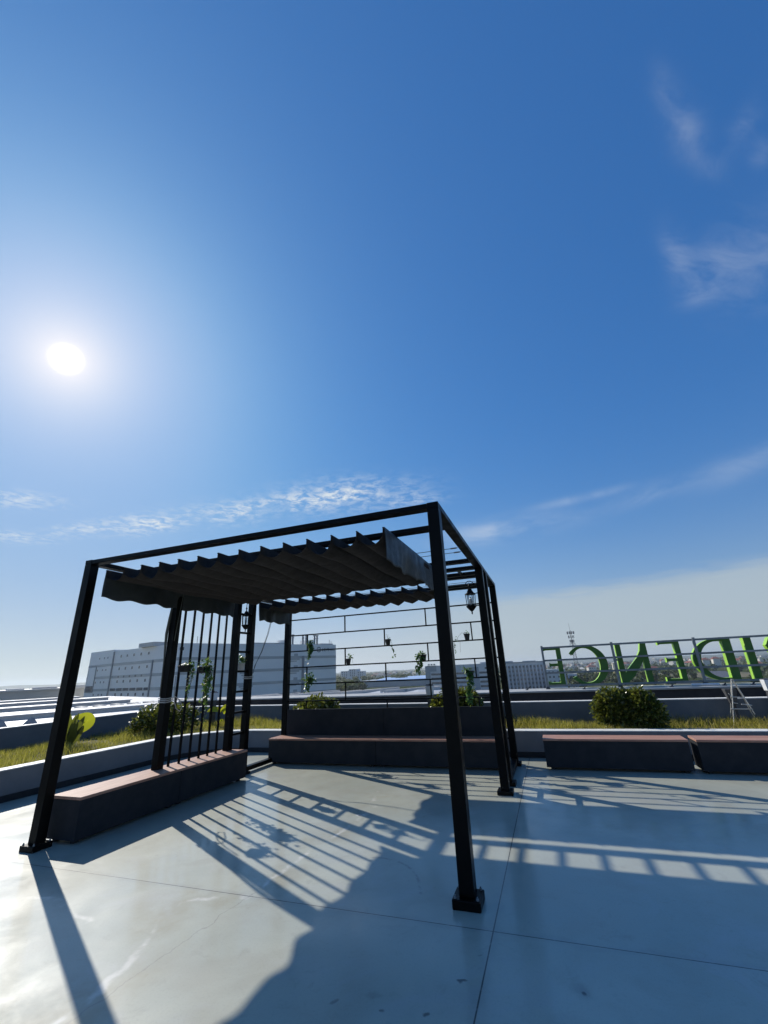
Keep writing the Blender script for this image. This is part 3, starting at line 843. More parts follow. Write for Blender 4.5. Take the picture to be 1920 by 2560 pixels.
# ------------------------------------------------------------------ shrubs and broad-leaved plants
def shrub(lobes, label, n, size, seed, mat_=None, squash=1.0):
    rr = random.Random(seed)
    c0 = Vector((sum(l[0] for l in lobes)/len(lobes), sum(l[1] for l in lobes)/len(lobes), .33))
    t = thing('shrub', c0, label, 'shrub')
    lv = MB(); tw = MB()
    tot = sum(l[3]**2 for l in lobes)
    for (x, y, z, r, rz) in lobes:
        k = int(n*r*r/tot)
        for _ in range(k):
            d = Vector((rr.gauss(0,1), rr.gauss(0,1), rr.gauss(0,1))).normalized()
            q = rr.random()**.30 * (1+.10*math.sin(d.x*7+x*3)*math.cos(d.z*6+d.y*5)) * rr.uniform(.93,1.08)
            p = Vector((x+d.x*r*q, y+d.y*r*q, z+d.z*rz*q))
            if p.z < .34: continue
            out = (d+Vector((rr.gauss(0,.55), rr.gauss(0,.55), rr.gauss(.15,.5)))).normalized()
            sd = out.cross(Vector((rr.gauss(0,1), rr.gauss(0,1), rr.gauss(0,1)))).normalized()
            L = size*rr.uniform(.6,1.35); nrm = out.cross(sd)
            lv.add([p, p+out*L*.35+sd*L*.26+nrm*L*.05, p+out*L*.75+sd*L*.20+nrm*L*.02, p+out*L-nrm*L*.08, p+out*L*.75-sd*L*.20+nrm*L*.02, p+out*L*.35-sd*L*.26+nrm*L*.05], [(0,1,2,3,4,5)])
        for _ in range(26):                                  # stray shoots breaking the outline
            d = Vector((rr.gauss(0,1), rr.gauss(0,.8), abs(rr.gauss(.5,.8)))).normalized(); q = rr.uniform(1.08,1.34)
            a0 = Vector((x+d.x*r*.8, y+d.y*r*.8, z+d.z*rz*.8)); a1 = Vector((x+d.x*r*q, y+d.y*r*q, z+d.z*rz*q))
            if a1.z < .45: continue
            tw.tube([a0, a1], [.0035,.0015], 4)
            for j in range(7): leaf_quads(lv, a0+(a1-a0)*rr.uniform(.3,1.05), 1, .012, size*.8, rr, -.2)
        for _ in range(14):
            a = rr.uniform(0, 6.28); e = rr.uniform(.3, 1.4)
            q = Vector((x+r*.8*math.cos(a)*math.cos(e), y+r*.8*math.sin(a)*math.cos(e), z+rz*.8*math.sin(e)))
            tw.tube([(x+rr.gauss(0,.05), y+rr.gauss(0,.05), .32), (x+(q.x-x)*.4, y+(q.y-y)*.4, .32+(q.z-.32)*.55), q], [.009,.006,.003], 5)
    lv.build('foliage', mat_ or M['shrub'], t, fix=False)
    tw.build('branches', M['twig'], t)
    return t
shrub([(1.60,5.62,.64,.26,.33),(1.47,5.60,.60,.19,.25),(1.78,5.66,.66,.18,.28)], 'glossy sunlit shrub below the green letters, left lobe of the clipped pair', 3600, .062, 31)
shrub([(2.04,5.58,.64,.23,.31),(2.17,5.50,.56,.19,.25),(1.95,5.62,.68,.17,.26)], 'glossy shrub below the green letters, the darker lobe nearer the white stand', 3200, .060, 32)
shrub([(-4.28,5.75,.66,.38,.30),(-4.56,5.75,.60,.24,.26),(-3.98,5.75,.62,.22,.28)], 'loose shrub seen through the trellis above the bench backrest, beside the left-end pots', 2000, .085, 33)
shrub([(-1.20,5.75,.72,.32,.31),(-1.48,5.75,.62,.22,.26),(-.92,5.75,.72,.22,.28)], 'loose shrub behind the trellis, partly hidden by the thick front post', 2000, .085, 34)
shrub([(-7.55,4.45,.60,.36,.34),(-7.55,4.85,.62,.36,.33),(-7.5,5.25,.55,.32,.30),(-7.6,4.2,.5,.22,.24)], 'straggly shrub behind the side bars of the pergola, in the left grass strip', 2600, .08, 35)

def big_leaf(mb, base, mid, tip, width, nrm, fold=.25, n=10, curl=0.0):
    b, m1_, t_ = Vector(base), Vector(mid), Vector(tip); nv = Vector(nrm).normalized()
    rows = []
    for i in range(n+1):
        s_ = i/n
        p = b*(1-s_)**2 + m1_*2*s_*(1-s_) + t_*s_*s_
        d = (m1_-b)*(1-s_) + (t_-m1_)*s_; d.normalize()
        side = d.cross(nv).normalized()
        w_ = width*math.sin(math.pi*min(1, s_*.93+.05))**.75
        up = side.cross(d)
        rows.append([p-side*w_+up*fold*w_*(1+curl*s_), p-side*w_*.5+up*fold*w_*.35, p, p+side*w_*.5+up*fold*w_*.35, p+side*w_+up*fold*w_*(1+curl*s_)])
    vs = [q for r in rows for q in r]; fs = []
    for i in range(n):
        for k in range(4):
            a = i*5+k; fs.append((a, a+1, a+6, a+5))
    mb.add(vs, fs)
t = thing('broadleaf_plant', (-8.0, 2.98, .34), 'large plant with one curled yellow leaf, behind the left front post', 'plant')
lf = MB(); big_leaf(lf, (-8.0,3.03,.86), (-7.95,3.50,.84), (-7.95,3.07,.56), .115, (.9,-.25,.25), .12, 16)
lf.build('curled_leaf', M['yellow_leaf'], t, smooth=True, fix=False)
lf = MB()
for (b_, m_, e_, w_) in [((-8,2.97,.36),(-8,2.93,.7),(-8,2.9,.95),.06),((-8,2.98,.36),(-8.05,3.0,.66),(-8,3.03,.90),.05),((-8,3.0,.36),(-7.95,3.04,.6),(-7.95,3.17,.86),.06),((-8,2.95,.36),(-8.1,2.85,.6),(-8.1,2.78,.72),.06),((-8,3.02,.36),(-7.95,3.1,.55),(-7.9,3.15,.70),.06),((-8,2.99,.4),(-8,3.02,.7),(-8,3.08,.93),.035),((-8,2.96,.36),(-7.9,2.95,.55),(-7.85,2.98,.78),.06)]:
    big_leaf(lf, b_, m_, e_, w_, (.8,-.3,.3), .3)
lf.build('leaves', M['green_leaf'], t, smooth=True, fix=False)
s_ = MB()
for k in range(6): s_.tube([(-8+U(-.03,.03),2.98+U(-.03,.03),.33),(-8+U(-.05,.05),3.0+U(-.06,.06),.62)], [.012,.008], 6)
s_.build('stems', M['twig'], t)
t = thing('broadleaf_plant', (-7.15, 6.05, .34), 'small plant with two bright yellow leaves, seen between the last side bars', 'plant')
lf = MB()
big_leaf(lf, (-7.12,6.08,.66), (-7.2,5.95,.78), (-7.30,5.80,.68), .075, (.5,-.6,.6), .2)
big_leaf(lf, (-7.12,6.10,.66), (-7.08,6.18,.80), (-7.02,6.30,.76), .07, (.5,-.6,.6), .2)
big_leaf(lf, (-7.12,6.10,.66), (-7.06,6.1,.78), (-7.05,6.12,.60), .06, (.7,-.6,.2), .2)
big_leaf(lf, (-7.12,6.08,.42), (-7.05,6.06,.52), (-7.05,6.05,.44), .03, (.7,-.6,.2), .2)
lf.build('leaves', M['yellow_leaf'], t, smooth=True, fix=False)
MB().tube([(-7.12,6.08,.33),(-7.13,6.09,.5),(-7.12,6.09,.68)], [.010,.008,.006], 6).build('stems', M['green_leaf'], t)

# ------------------------------------------------------------------ garden lamps, stand, floodlight
def garden_lamp(x, y, label, w_=.15, zh=.93, zt=1.10, cross=True):
    t = thing('garden_lamp', (x, y, .33), label, 'lamp', 'white-headed garden lamps')
    MB().box(x-w_*.36, x+w_*.36, y-w_*.36, y+w_*.36, .32, zh-.001).build('post', M['panel_dark'], t, bevel=.004)
    m_ = MB().hexa([(x-w_*.42,y-w_*.42,zh),(x+w_*.42,y-w_*.42,zh),(x+w_*.42,y+w_*.42,zh),(x-w_*.42,y+w_*.42,zh)],[(x-w_*.5,y-w_*.5,zt),(x+w_*.5,y-w_*.5,zt),(x+w_*.5,y+w_*.5,zt),(x-w_*.5,y+w_*.5,zt)])
    m_.build('head', M['lamp_white'], t, bevel=.004)
    c = MB().box(x-w_*.46, x+w_*.46, y-w_*.46, y+w_*.46, zt+.001, zt+.014)
    if cross: c.bar((x-w_*.5, y, zt+.026), (x+w_*.5, y, zt+.026), .014); c.bar((x, y, zt+.014), (x, y, zt+.05), .014)
    c.build('cap', M['panel_dark'], t)
garden_lamp(-7.33, 6.02, 'white-headed garden lamp seen between the side bars, by the yellow leaves')
garden_lamp(-1.745, 5.95, 'white-headed garden lamp seen through the trellis, left of the thick post')
garden_lamp(4.07, 6.02, 'white-headed garden lamp by the parapet, past the pale metal stand', .17, .86, 1.03, False)

t = thing('floodlight', (3.48, 6.05, .34), 'dark slanted floodlight housing leaning by the parapet under the letters', 'floodlight')
MB().hexa([(3.45,5.98,.655),(3.54,5.98,.655),(3.54,6.05,.655),(3.45,6.05,.655)],[(3.41,5.98,.90),(3.58,5.98,.90),(3.58,6.14,.90),(3.41,6.14,.90)]).build('housing', M['panel_dark'], t, bevel=.006)
MB().box(3.475, 3.515, 6.0, 6.03, .32, .654).build('stake', M['panel_dark'], t)

t = thing('metal_stand', (3.5, 5.85, .34), 'thin pale metal A-frame stand in the grass under the green letters', 'stand')
def rod(nm, a, b, r=.008): return MB().tube([a, b], r, 8).build(nm, M['alu'], t)
rod('leg', (3.36,5.85,.36), (3.515,5.85,1.065)); rod('leg', (3.69,5.85,.52), (3.53,5.85,1.06)); rod('leg', (3.40,6.12,.36), (3.52,5.87,1.06)); rod('leg', (3.76,6.1,.40), (3.535,5.87,1.05))
rod('crossbar', (3.425,5.848,.785), (3.60,5.848,.775)); rod('crossbar', (3.385,5.848,.605), (3.68,5.848,.595)); rod('crossbar', (3.41,5.845,.84), (3.45,5.845,.78), .006)
rod('crossbar', (3.43,5.84,.70), (3.50,5.84,.685), .006); rod('crossbar', (3.54,5.83,.675), (3.68,5.83,.655), .009)

# ------------------------------------------------------------------ rooftop letters, seen from behind
SY = 8.0; SD = .165
sg = thing('rooftop_sign', (2.5, SY, .88), 'green rooftop letters seen from behind on a grey frame, above the ledge', 'sign')
def letter(pieces):
    mb = MB()
    for i, (A, B) in enumerate(pieces):
        mb.strip(A, B, SY + .0015*i, SY+SD-.0015*i, 0)
    o = mb.build('letter', [M['green'], M['green_shade']], sg)
    for p in o.data.polygons: p.material_index = 1 if p.normal.y < -.9 else 0  # near faces take the green that has shade mixed in
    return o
def rect(x0, x1, z0, z1): return ([(x0,z0),(x0,z1)], [(x1,z0),(x1,z1)])
ZT, ZBt = 1.785, .945
def letter_E(x0, x1):
    st_ = x1-.105
    letter([rect(st_, x1, ZBt, ZT), ([(x0,ZT-.075),(x0+.06,ZT-.055),(st_+.002,ZT-.055)],[(x0,ZT),(x0+.06,ZT),(st_+.002,ZT)]),
            ([(x0+.10,1.345),(x0+.14,1.365),(st_+.002,1.365)],[(x0+.10,1.445),(x0+.14,1.425),(st_+.002,1.425)]),
            ([(x0+.02,ZBt),(x0+.10,ZBt),(st_+.002,ZBt)],[(x0+.02,ZBt+.10),(x0+.10,ZBt+.065),(st_+.002,ZBt+.065)])])
letter_E(.575, .97)
A, B = [], []
for k in range(41):
    a = R(142 - k/40*284)
    A.append((1.49+.44*math.cos(a), 1.365+.435*math.sin(a)))
    B.append((1.465+.30*math.cos(a), 1.365+(.375 if abs(math.cos(a)) > .2 or True else 0)*math.sin(a)))
letter([(A, B), ([(1.145,1.635),(1.19,1.585)],[(1.20,1.60),(1.235,1.63)])])
letter([rect(2.14, 2.25, ZBt, ZT), rect(2.655, 2.765, ZBt, ZT),
        ([(2.657,1.785),(2.62,1.62),(2.53,1.47),(2.40,1.33),(2.248,1.16)], [(2.657,1.42),(2.60,1.33),(2.52,1.22),(2.40,1.08),(2.248,.945)])])
letter_E(3.00, 3.41)
A, B = [], []
for k in range(33):
    a = R(90 + k/32*180)
    A.append((4.10+.50*math.cos(a), 1.365+.42*math.sin(a)))
    B.append((4.10+.35*math.cos(a), 1.365+.365*math.sin(a)))
letter([rect(4.20, 4.355, ZBt, ZT), (A, B), ([(4.098,ZT-.055),(4.202,ZT-.055)],[(4.098,ZT),(4.202,ZT)]), ([(4.098,ZBt),(4.202,ZBt)],[(4.098,ZBt+.055),(4.202,ZBt+.055)])])
letter([rect(4.585, 4.72, ZBt, ZT)])
A, B = [], []
cen = [Vector((5.40,1.62)),Vector((5.33,1.74)),Vector((5.20,1.755)),Vector((5.06,1.72)),Vector((5.00,1.60)),Vector((5.05,1.48)),Vector((5.20,1.38)),Vector((5.35,1.28)),Vector((5.41,1.14)),Vector((5.34,1.02)),Vector((5.19,.975)),Vector((5.05,1.0)),Vector((4.97,1.12))]
for i, p in enumerate(cen):
    d = (cen[min(i+1,len(cen)-1)]-cen[max(i-1,0)]).normalized(); nn = Vector((-d.y,d.x)); h = .035+.035*math.exp(-((i-6)/2.6)**2)
    A.append(tuple(p+nn*h)); B.append(tuple(p-nn*h))
letter([(A, B)])
for z in (1.785, 1.50, 1.222, .945):
    MB().box(.57, 6.6, SY-.065, SY-.025, z-.020, z+.020).build('frame_rail', M['galv'], sg)
for x in (.565, 2.07, 3.675, 5.28):
    MB().box(x-.024, x+.024, SY-.07-.045, SY-.067, .881, 1.83).build('frame_post', M['galv'], sg)
    MB().hexa([(x-.05,SY-.16,.881),(x+.05,SY-.16,.881),(x+.05,SY-.03,.881),(x-.05,SY-.03,.881)],[(x-.028,SY-.12,.93),(x+.028,SY-.12,.93),(x+.028,SY-.06,.93),(x-.028,SY-.06,.93)]).build('post_foot', M['panel_dark'], sg)
MB().tube([(2.08,SY-.06,1.46),(2.12,SY-.12,1.44)], .02, 8).build('clamp', M['galv'], sg)

t = MB().tube([(3.33,7.55,.905),(3.80,7.50,.905)], .022, 10).build('pipe', M['lamp_white'])
tag(t, 'short white pipe lying on the pale ledge under the green letters', 'pipe')
for i, (x, y, lab) in enumerate([(-.42,7.75,'small dark ledge bracket left of the sign, nearer the corner post'),(.10,7.75,'small dark ledge bracket left of the sign, nearer the first letter'),(1.30,7.45,'small dark stub on the ledge left of the shrub'),(2.95,7.45,'small dark stub on the ledge right of the shrub'),(3.86,7.45,'small dark block on the ledge at the white pipe end'),(4.33,7.45,'small dark stub on the ledge past the white pipe')]):
    k = thing('bracket', (x, y, .88), lab, 'bracket', 'stubs on the ledge')
    MB().box(x-.03, x+.03, y-.04, y+.04, .8805, .895).build('base_plate', M['panel_dark'], k)
    MB().bar((x,y,.895),(x+(.10 if i < 2 else .03),y,.96 if i < 2 else .93), .045 if i < 2 else .03, .02).build('arm', M['panel_dark'], k)

# ------------------------------------------------------------------ the far side: terrain, factory, town
GZ = -18.5
def ground_mat():
    m, t, b = base_mat('fields_and_scrub')
    P = t.new('ShaderNodeTexCoord').outputs['Object']
    vo = t.new('ShaderNodeTexVoronoi'); t.l.new(P, vo.inputs['Vector']); vo.inputs['Scale'].default_value = .0065
    sx = t.new('ShaderNodeSeparateColor'); t.l.new(vo.outputs['Color'], sx.inputs[0])
    c = t.ramp(sx.outputs[0], [(0,(.03,.045,.015)),(.35,(.05,.065,.02)),(.55,(.13,.115,.045)),(.75,(.04,.055,.02)),(1,(.09,.085,.04))])
    c = t.mix(t.sstep(t.noise(P, .03, 6), .45, .65), c, (.05,.065,.025))
    t.l.new(c, b.inputs['Base Color']); b.inputs['Roughness'].default_value = 1.0; b.inputs['Specular IOR Level'].default_value = 0
    return m
gm = MB(); n = 48
gm.add([(0,0,GZ)] + [(6500*math.cos(2*math.pi*k/n), 6500*math.sin(2*math.pi*k/n), GZ) for k in range(n)], [(0, 1+k, 1+(k+1) % n) for k in range(n)])
tag(gm.build('ground', ground_mat()), kind='structure')

def sheet(name, corners, z, m, kind='structure'):
    return tag(MB().add([(p.x, p.y, z) for p in corners], [(0,1,2,3)]).build(name, m), kind=kind)
M['field'] = mat('ripe_field', (.40,.31,.08), 1, (.32,.26,.07), .02)
M['field2'] = mat('dry_field', (.15,.125,.06), 1, (.10,.09,.04), .02)
M['asphalt'] = mat('asphalt', (.06,.06,.065), .9)
sheet('field', [place(3.2,700), place(7.5,640), place(7.6,960), place(3.4,1040)], GZ+.3, M['field'])
sheet('field', [place(9,560), place(19,520), place(20,660), place(9.5,720)], GZ+.3, M['field2'])
sheet('road', [place(-3,470), place(26,415), place(26,425), place(-3,482)], GZ+.2, M['asphalt'])
# low ridges on the horizon
hv = []; hf = []; rr = random.Random(5)
NH = 160
for k in range(NH+1):
    a = -100 + 200*k/NH
    h = 26 + 9*math.sin(a*.11+1) + 6*math.sin(a*.37) + 3*math.sin(a*1.3+2) + rr.uniform(-1.5,1.5)
    for d, z in ((5000, GZ-1), (5400, GZ+h), (6200, GZ-1)):
        hv.append(place(a, d, z))
for k in range(NH):
    for j in range(2):
        a = k*3+j; hf.append((a, a+1, a+4, a+3))
M['hill'] = mat('wooded_hills', (.05,.075,.03), 1, (.07,.09,.04), .004)
tag(MB().add(hv, hf).build('hills', M['hill']), kind='structure')

UX, UY = .42, .9075                 # main direction of the factory grid
NX, NY = -.9075, .42
def fp(u, n_, z=0):                 # factory grid to world
    return Vector((CAM.x + UX*u + NX*n_, CAM.y + UY*u + NY*n_, z))

# great multi-storey factory
A0 = place(-44.75, 229); A1 = place(-26.21, 276)
BT = 17.45; FL_ = 6.3
fb = thing('factory_building', (A0.x, A0.y, GZ), 'huge pale multi-storey factory with grey bands, beyond the barred left side', 'building')
def facing(a, b, z0, z1, off, thick, mb, mi=0):
    """A slab laid on the wall a-b, standing proud of it by off..off+thick towards the terrace."""
    d = (b-a).normalized(); nn = Vector((d.y, -d.x, 0))
    if nn.dot(Vector((CAM.x, CAM.y, 0)) - Vector((a.x, a.y, 0))) < 0: nn = -nn
    p = [a+nn*(off+thick), b+nn*(off+thick), b+nn*off, a+nn*off]
    mb.hexa([(q.x,q.y,z0) for q in p], [(q.x,q.y,z1) for q in p], mi)
dL = Vector((-.964, .266, 0)); A2 = A0 + dL*64; A3 = A0 + dL*93
back = (A1-A0).normalized(); 
m_ = MB()
quad = [A0, A1, A1+dL*70, A2]
m_.hexa([(p.x,p.y,GZ) for p in quad], [(p.x,p.y,BT) for p in quad])
quad2 = [A2 + dL*.05, A2+back*60, A3+back*60, A3]
m_.hexa([(p.x,p.y,GZ) for p in quad2], [(p.x,p.y,BT+.9) for p in quad2])
m_.build('wall', M['panel_wall'], fb)
lerp = lambda a, b, t_: a + (b-a)*t_
bd = MB()
for k in range(1, 5):
    zt = BT - FL_*k
    facing(A0, A1, zt-1.35, zt, .0, .12, bd)
    facing(A0, A2, zt-1.35, zt, .0, .12, bd); facing(A2, A3, zt-1.2, zt, .0, .10, bd)
bd.build('band', M['panel_band'], fb)
for i, (q, w_) in enumerate(((.335,5.0),(.645,4.5))):      # stepped louvre groups
    lo = MB()
    for k in range(1, 5):
        zt = BT - FL_*k
        a = lerp(A0, A1, q); 
        facing(a, a+back*w_*1.5, zt-2.2, zt-1.36, .0, .16, lo); facing(a+back*w_*.7, a+back*(w_*1.25), zt-.0, zt+1.3, .0, .15, lo)
        facing(a+back*w_*.2, a+back*(w_*1.1), zt-3.1, zt-2.5, .0, .14, lo)
    lo.build('louvre', M['panel_band'], fb)
pi_ = MB()
for q in (.735,): a = lerp(A0, A1, q); facing(a, a+back*1.3, GZ, BT-FL_, .13, .5, pi_)
pi_.build('downpipe', M['pipe_grey'], fb)
for q in (.33, .985):
    pp = MB(); a = lerp(A0, A2, q); facing(a, a+dL*1.0, GZ, BT-.2-(FL_ if q < .5 else 0), .12, .35, pp); pp.build('downpipe', M['pipe_grey'], fb)
def windows(t, a, b, us, zc, w_, h, off=.10):
    d = (b-a).normalized()
    for u in us:
        wn = MB(); p = a + d*u; facing(p, p+d*w_, zc-h/2, zc+h/2, off, .06, wn)
        wn.build('window', M['dark_glass'], t)
for k in range(5):
    zc = BT - 3.0 - FL_*k
    windows(fb, A0, A2, (2.6,26,33.5,40.8,47.8,54.5), zc, 1.3, 1.3)
    windows(fb, A2, A3, (6,10,16), zc, .9, .9)
windows(fb, A0, A2, (21,28,35,42,49,56), BT-FL_*3-.6, 5.6, 1.3, .13)
windows(fb, A0, A2, (30,36,42,48,54), BT-FL_*2-.7, 1.4, .9, .13)
windows(fb, A0, A2, (21,28,35,42,49,56), BT-FL_*4-.6, 5.6, 1.3, .13)
wn = MB(); a = A2+dL*18; facing(a, a+dL*10, BT-FL_-14.5, BT-FL_-.5, .10, .15, wn); wn.build('window_frame', M['pipe_grey'], fb)
wn = MB(); a = A2+dL*18.8; facing(a, a+dL*8.4, BT-FL_-11.0, BT-FL_-1.2, .26, .05, wn); wn.build('window', M['panel_wall'], fb)
wn = MB(); facing(a, a+dL*8.4, BT-FL_-14.0, BT-FL_-11.1, .26, .05, wn); wn.build('window', M['dark_glass'], fb)
wn = MB(); facing(A0+back*.5, A0+back*2.4, BT-3.2, BT-1.8, .0, .1, wn); wn.build('window', M['dark_glass'], fb)
# roof plant: boxes and exhaust stacks
def roofbox(q, dep, w_, l, h, nm='roof_unit', m__='panel_band'):
    a = lerp(A0, A1, q) + dL*dep
    p = [a, a+back*w_, a+back*w_+dL*l, a+dL*l]
    MB().hexa([(v.x,v.y,BT) for v in p], [(v.x,v.y,BT+h) for v in p]).build(nm, M[m__], fb)
roofbox(-.02, 20, 10, 14, 2.0); roofbox(.42, 3, 7, 4, .9); roofbox(.50, 3, 8, 4, .9); roofbox(.57, 3, 6, 4, .9); roofbox(.62, 3, 5, 4, .9); roofbox(.635, 4, 5, 5, 2.6, 'roof_unit', 'panel_wall'); roofbox(.80, 4, 6, 5, 2.6, 'roof_unit', 'panel_wall'); roofbox(.90, 2, 9, 5, .8)
for q in (.67, .70, .775, .80, .865, .885):
    a = lerp(A0, A1, q) + dL*4
    MB().lathe([(.55,0),(.55,3.6),(.9,3.7),(.55,4.3),(.5,4.35),(.5,4.9),(.95,5.5),(.95,5.7)], (a.x,a.y,BT), 10).build('exhaust_stack', M['pipe_grey'], fb)
for q, h in ((.965, 3.0), (.98, 2.2), (.10, 3.4)):
    a = lerp(A0, A1, q) + dL*2; MB().tube([(a.x,a.y,BT),(a.x,a.y,BT+h)], .15, 6).build('mast', M['pipe_grey'], fb)
# the dark mark and lettering near the roof edge (a ring and short strokes)
lg = MB()
def face_xy(u, z): p = A0 + back*u; return p, z
L1 = (A1-A0).length
def fs(u0, u1, z0, z1): facing(A0+back*u0, A0+back*u1, z0, z1, .02, .10, lg)
for k in range(10):
    a1, a2 = 2*math.pi*k/10, 2*math.pi*(k+1)/10
    u0, u1 = sorted((L1*.862+1.35*math.cos(a1), L1*.862+1.35*math.cos(a2))); z0 = BT-2.9+1.25*math.sin((a1+a2)/2)
    fs(u0-.12, u1+.12, z0-.30, z0+.30)
fs(L1*.862-.2, L1*.862+.6, BT-3.2, BT-2.6)
x_ = L1*.862+2.6
fs(x_, x_+.5, BT-3.9, BT-2.0)                                                   # l
for k in range(3): fs(x_+1.2, x_+2.6, BT-2.3-.75*k, BT-2.0-.75*k)                # e
fs(x_+1.2, x_+1.6, BT-3.85, BT-2.0); fs(x_+3.2, x_+3.6, BT-3.8, BT-2.0); fs(x_+3.2, x_+4.8, BT-2.3, BT-2.0); fs(x_+4.5, x_+4.9, BT-3.8, BT-2.0)
fs(x_+5.5, x_+9.5, BT-3.4, BT-3.1)
lg.build('logo', M['pipe_grey'], fb)

# low factory halls with long roof upstands, aligned with the great factory
RZ = CAM.z - 5.3
hl = thing('factory_hall', fp(60, 150, GZ), 'wide low hall with a white metal roof and long parallel upstands, left beyond the parapet', 'building')
MB().hexa([fp(-170,60,GZ), fp(56,60,GZ), fp(56,222,GZ), fp(-170,222,GZ)], [fp(-170,60,RZ), fp(56,60,RZ), fp(56,222,RZ), fp(-170,222,RZ)]).build('roof', M['roof_white'], hl)
for n_, u0, u1 in ((101,-165,47),(137,-165,40),(174,-165,44),(209,-165,43)):
    mb = MB(); mb.hexa([fp(u0,n_,RZ), fp(u1,n_,RZ), fp(u1,n_+7,RZ), fp(u0,n_+7,RZ)], [fp(u0,n_,RZ+.7), fp(u1,n_,RZ+.7), fp(u1,n_+7,RZ+.7), fp(u0,n_+7,RZ+.7)])
    mb.build('roof_upstand', M['monitor_side'], hl)
    MB().hexa([fp(u0-.3,n_-.35,RZ+.71), fp(u1+.3,n_-.35,RZ+.71), fp(u1+.3,n_+7.3,RZ+.71), fp(u0-.3,n_+7.3,RZ+.71)], [fp(u0-.3,n_-.35,RZ+.85), fp(u1+.3,n_-.35,RZ+.85), fp(u1+.3,n_+7.3,RZ+.85), fp(u0-.3,n_+7.3,RZ+.85)]).build('upstand_cap', M['roof_white'], hl)
rl = MB(); rr = random.Random(9)
for i in range(8):
    for j in range(4):
        p = fp(24+i*3.6+j*.8, 112+j*4.5); rl.box(p.x-1.0, p.x+1.0, p.y-.8, p.y+.8, RZ+.01, RZ+.5)
for k in range(1): rl.build('rooflight', M['monitor_side'], hl)
h2 = thing('factory_hall', place(-28, 120, GZ), 'low hall with a pale gabled roof and short dark upstands, seen through the trellis', 'building')
R2 = CAM.z - 6.1
q = [place(-50,93), place(-11.5,93), place(-12.5,136), place(-47,139)]
MB().hexa([(p.x,p.y,GZ) for p in q], [(p.x,p.y,R2) for p in q]).build('wall', M['office_grey'], h2)
cuts = [-50, -42, -34, -27.5, -20.6, -11.5]
for a0, a1 in zip(cuts, cuts[1:]):
    am = a0 + (a1-a0)*(.98 if a1 == -20.6 else .5)
    mb = MB(); b_ = [place(a0,92), place(a1,92), place(a1,139), place(a0,139)]; r0, r1 = place(am,92,R2+.8), place(am,139,R2+.8)
    mb.add([(p.x,p.y,R2+.01) for p in b_] + [tuple(r0), tuple(r1)], [(0,4,5,3),(4,1,2,5),(0,1,4),(3,5,2),(3,2,1,0)]).build('roof', M['roof_white'], h2)
for k in range(13):
    az_ = -46.5 + 2.65*k; p = place(az_, 122 + 5*math.sin(k*2.3)); e = p + Vector((UX,UY,0))*14; sd = Vector((NX,NY,0))*.9
    z_ = R2 + .3
    MB().hexa([(v.x,v.y,z_) for v in (p, e, e+sd, p+sd)], [(v.x,v.y,z_+.95) for v in (p, e, e+sd, p+sd)]).build('roof_upstand', M['monitor_side'], h2)
# covered heaps on the near roof at the far left
for az_, lab in ((-59.55,'grey pointed tarpaulin heap just over the left parapet, at the picture edge'),(-57.25,'grey pointed tarpaulin heap just over the left parapet, nearer the post')):
    c = place(az_, 73, RZ); k = thing('tarpaulin', c, lab, 'tarpaulin')
    MB().add([(c.x-1.1,c.y-1.0,RZ),(c.x+.9,c.y-.9,RZ),(c.x+1.2,c.y+1.1,RZ),(c.x-1,c.y+1.2,RZ),(c.x,c.y+.1,RZ+1.75),(c.x+.2,c.y+.4,RZ+1.6)],[(0,1,4),(1,2,5,4),(2,3,5),(3,0,4,5),(3,2,1,0)]).build('cover', M['tarp'], k)
wh = thing('warehouse', place(-58,330,GZ), 'long grey-blue warehouse with white roof edges on the far left skyline', 'building')
q = [place(-75,330), place(-52.5,330), place(-52.5,420), place(-75,420)]
z1 = height_at(-.28, 330)
MB().hexa([(p.x,p.y,GZ) for p in q], [(p.x,p.y,z1) for p in q]).build('wall', M['panel_band'], wh)
for (a, b, h) in ((-66,-60.6,.9),(-59.6,-58.2,.7),(-57.6,-55.6,.9),(-55.2,-52.5,1.0)):
    q = [place(a,336), place(b,336), place(b,360), place(a,360)]
    MB().hexa([(p.x,p.y,z1+.01) for p in q], [(p.x,p.y,z1+h) for p in q]).build('roof', M['roof_white'], wh)
q = [place(-75,329), place(-52.5,329), place(-52.5,329.9), place(-75,329.9)]
MB().hexa([(p.x,p.y,z1-.8) for p in q], [(p.x,p.y,z1-.1) for p in q]).build('roof_edge', M['roof_white'], wh)

# white office blocks straight behind
def block(name, a0, a1, d0, d1, el_top, label, wall, depth=30):
    P0, P1 = place(a0, d0), place(a1, d1); zt = height_at(el_top, (d0+d1)/2)
    t = thing(name, (P0.x, P0.y, GZ), label, 'building')
    away = (Vector(((P0.x+P1.x)/2-CAM.x, (P0.y+P1.y)/2-CAM.y, 0))).normalized()*depth
    q = [P0, P1, P1+away, P0+away]
    MB().hexa([(p.x,p.y,GZ) for p in q], [(p.x,p.y,zt) for p in q]).build('wall', wall, t)
    return t, P0, P1, zt
ob, P0, P1, zt = block('office_building', -14.95, -6.2, 400, 385, .25, 'white office block with ribbon windows, behind the thick front post', M['office_white'])
d = (P1-P0).normalized(); L = (P1-P0).length
for k in range(6):
    z = zt-3.6-3.5*k
    if k:
        for (u0, u1) in ((.08,.40),(.44,.64),(.76,.98)): windows(ob, P0, P1, (L*u0,), z+.1, L*(u1-u0), 1.6, .0)
    else:
        windows(ob, P0, P1, [L*u0 for u0 in (.22, .55, .62, .84)], z, 2.6, 1.4, .0)
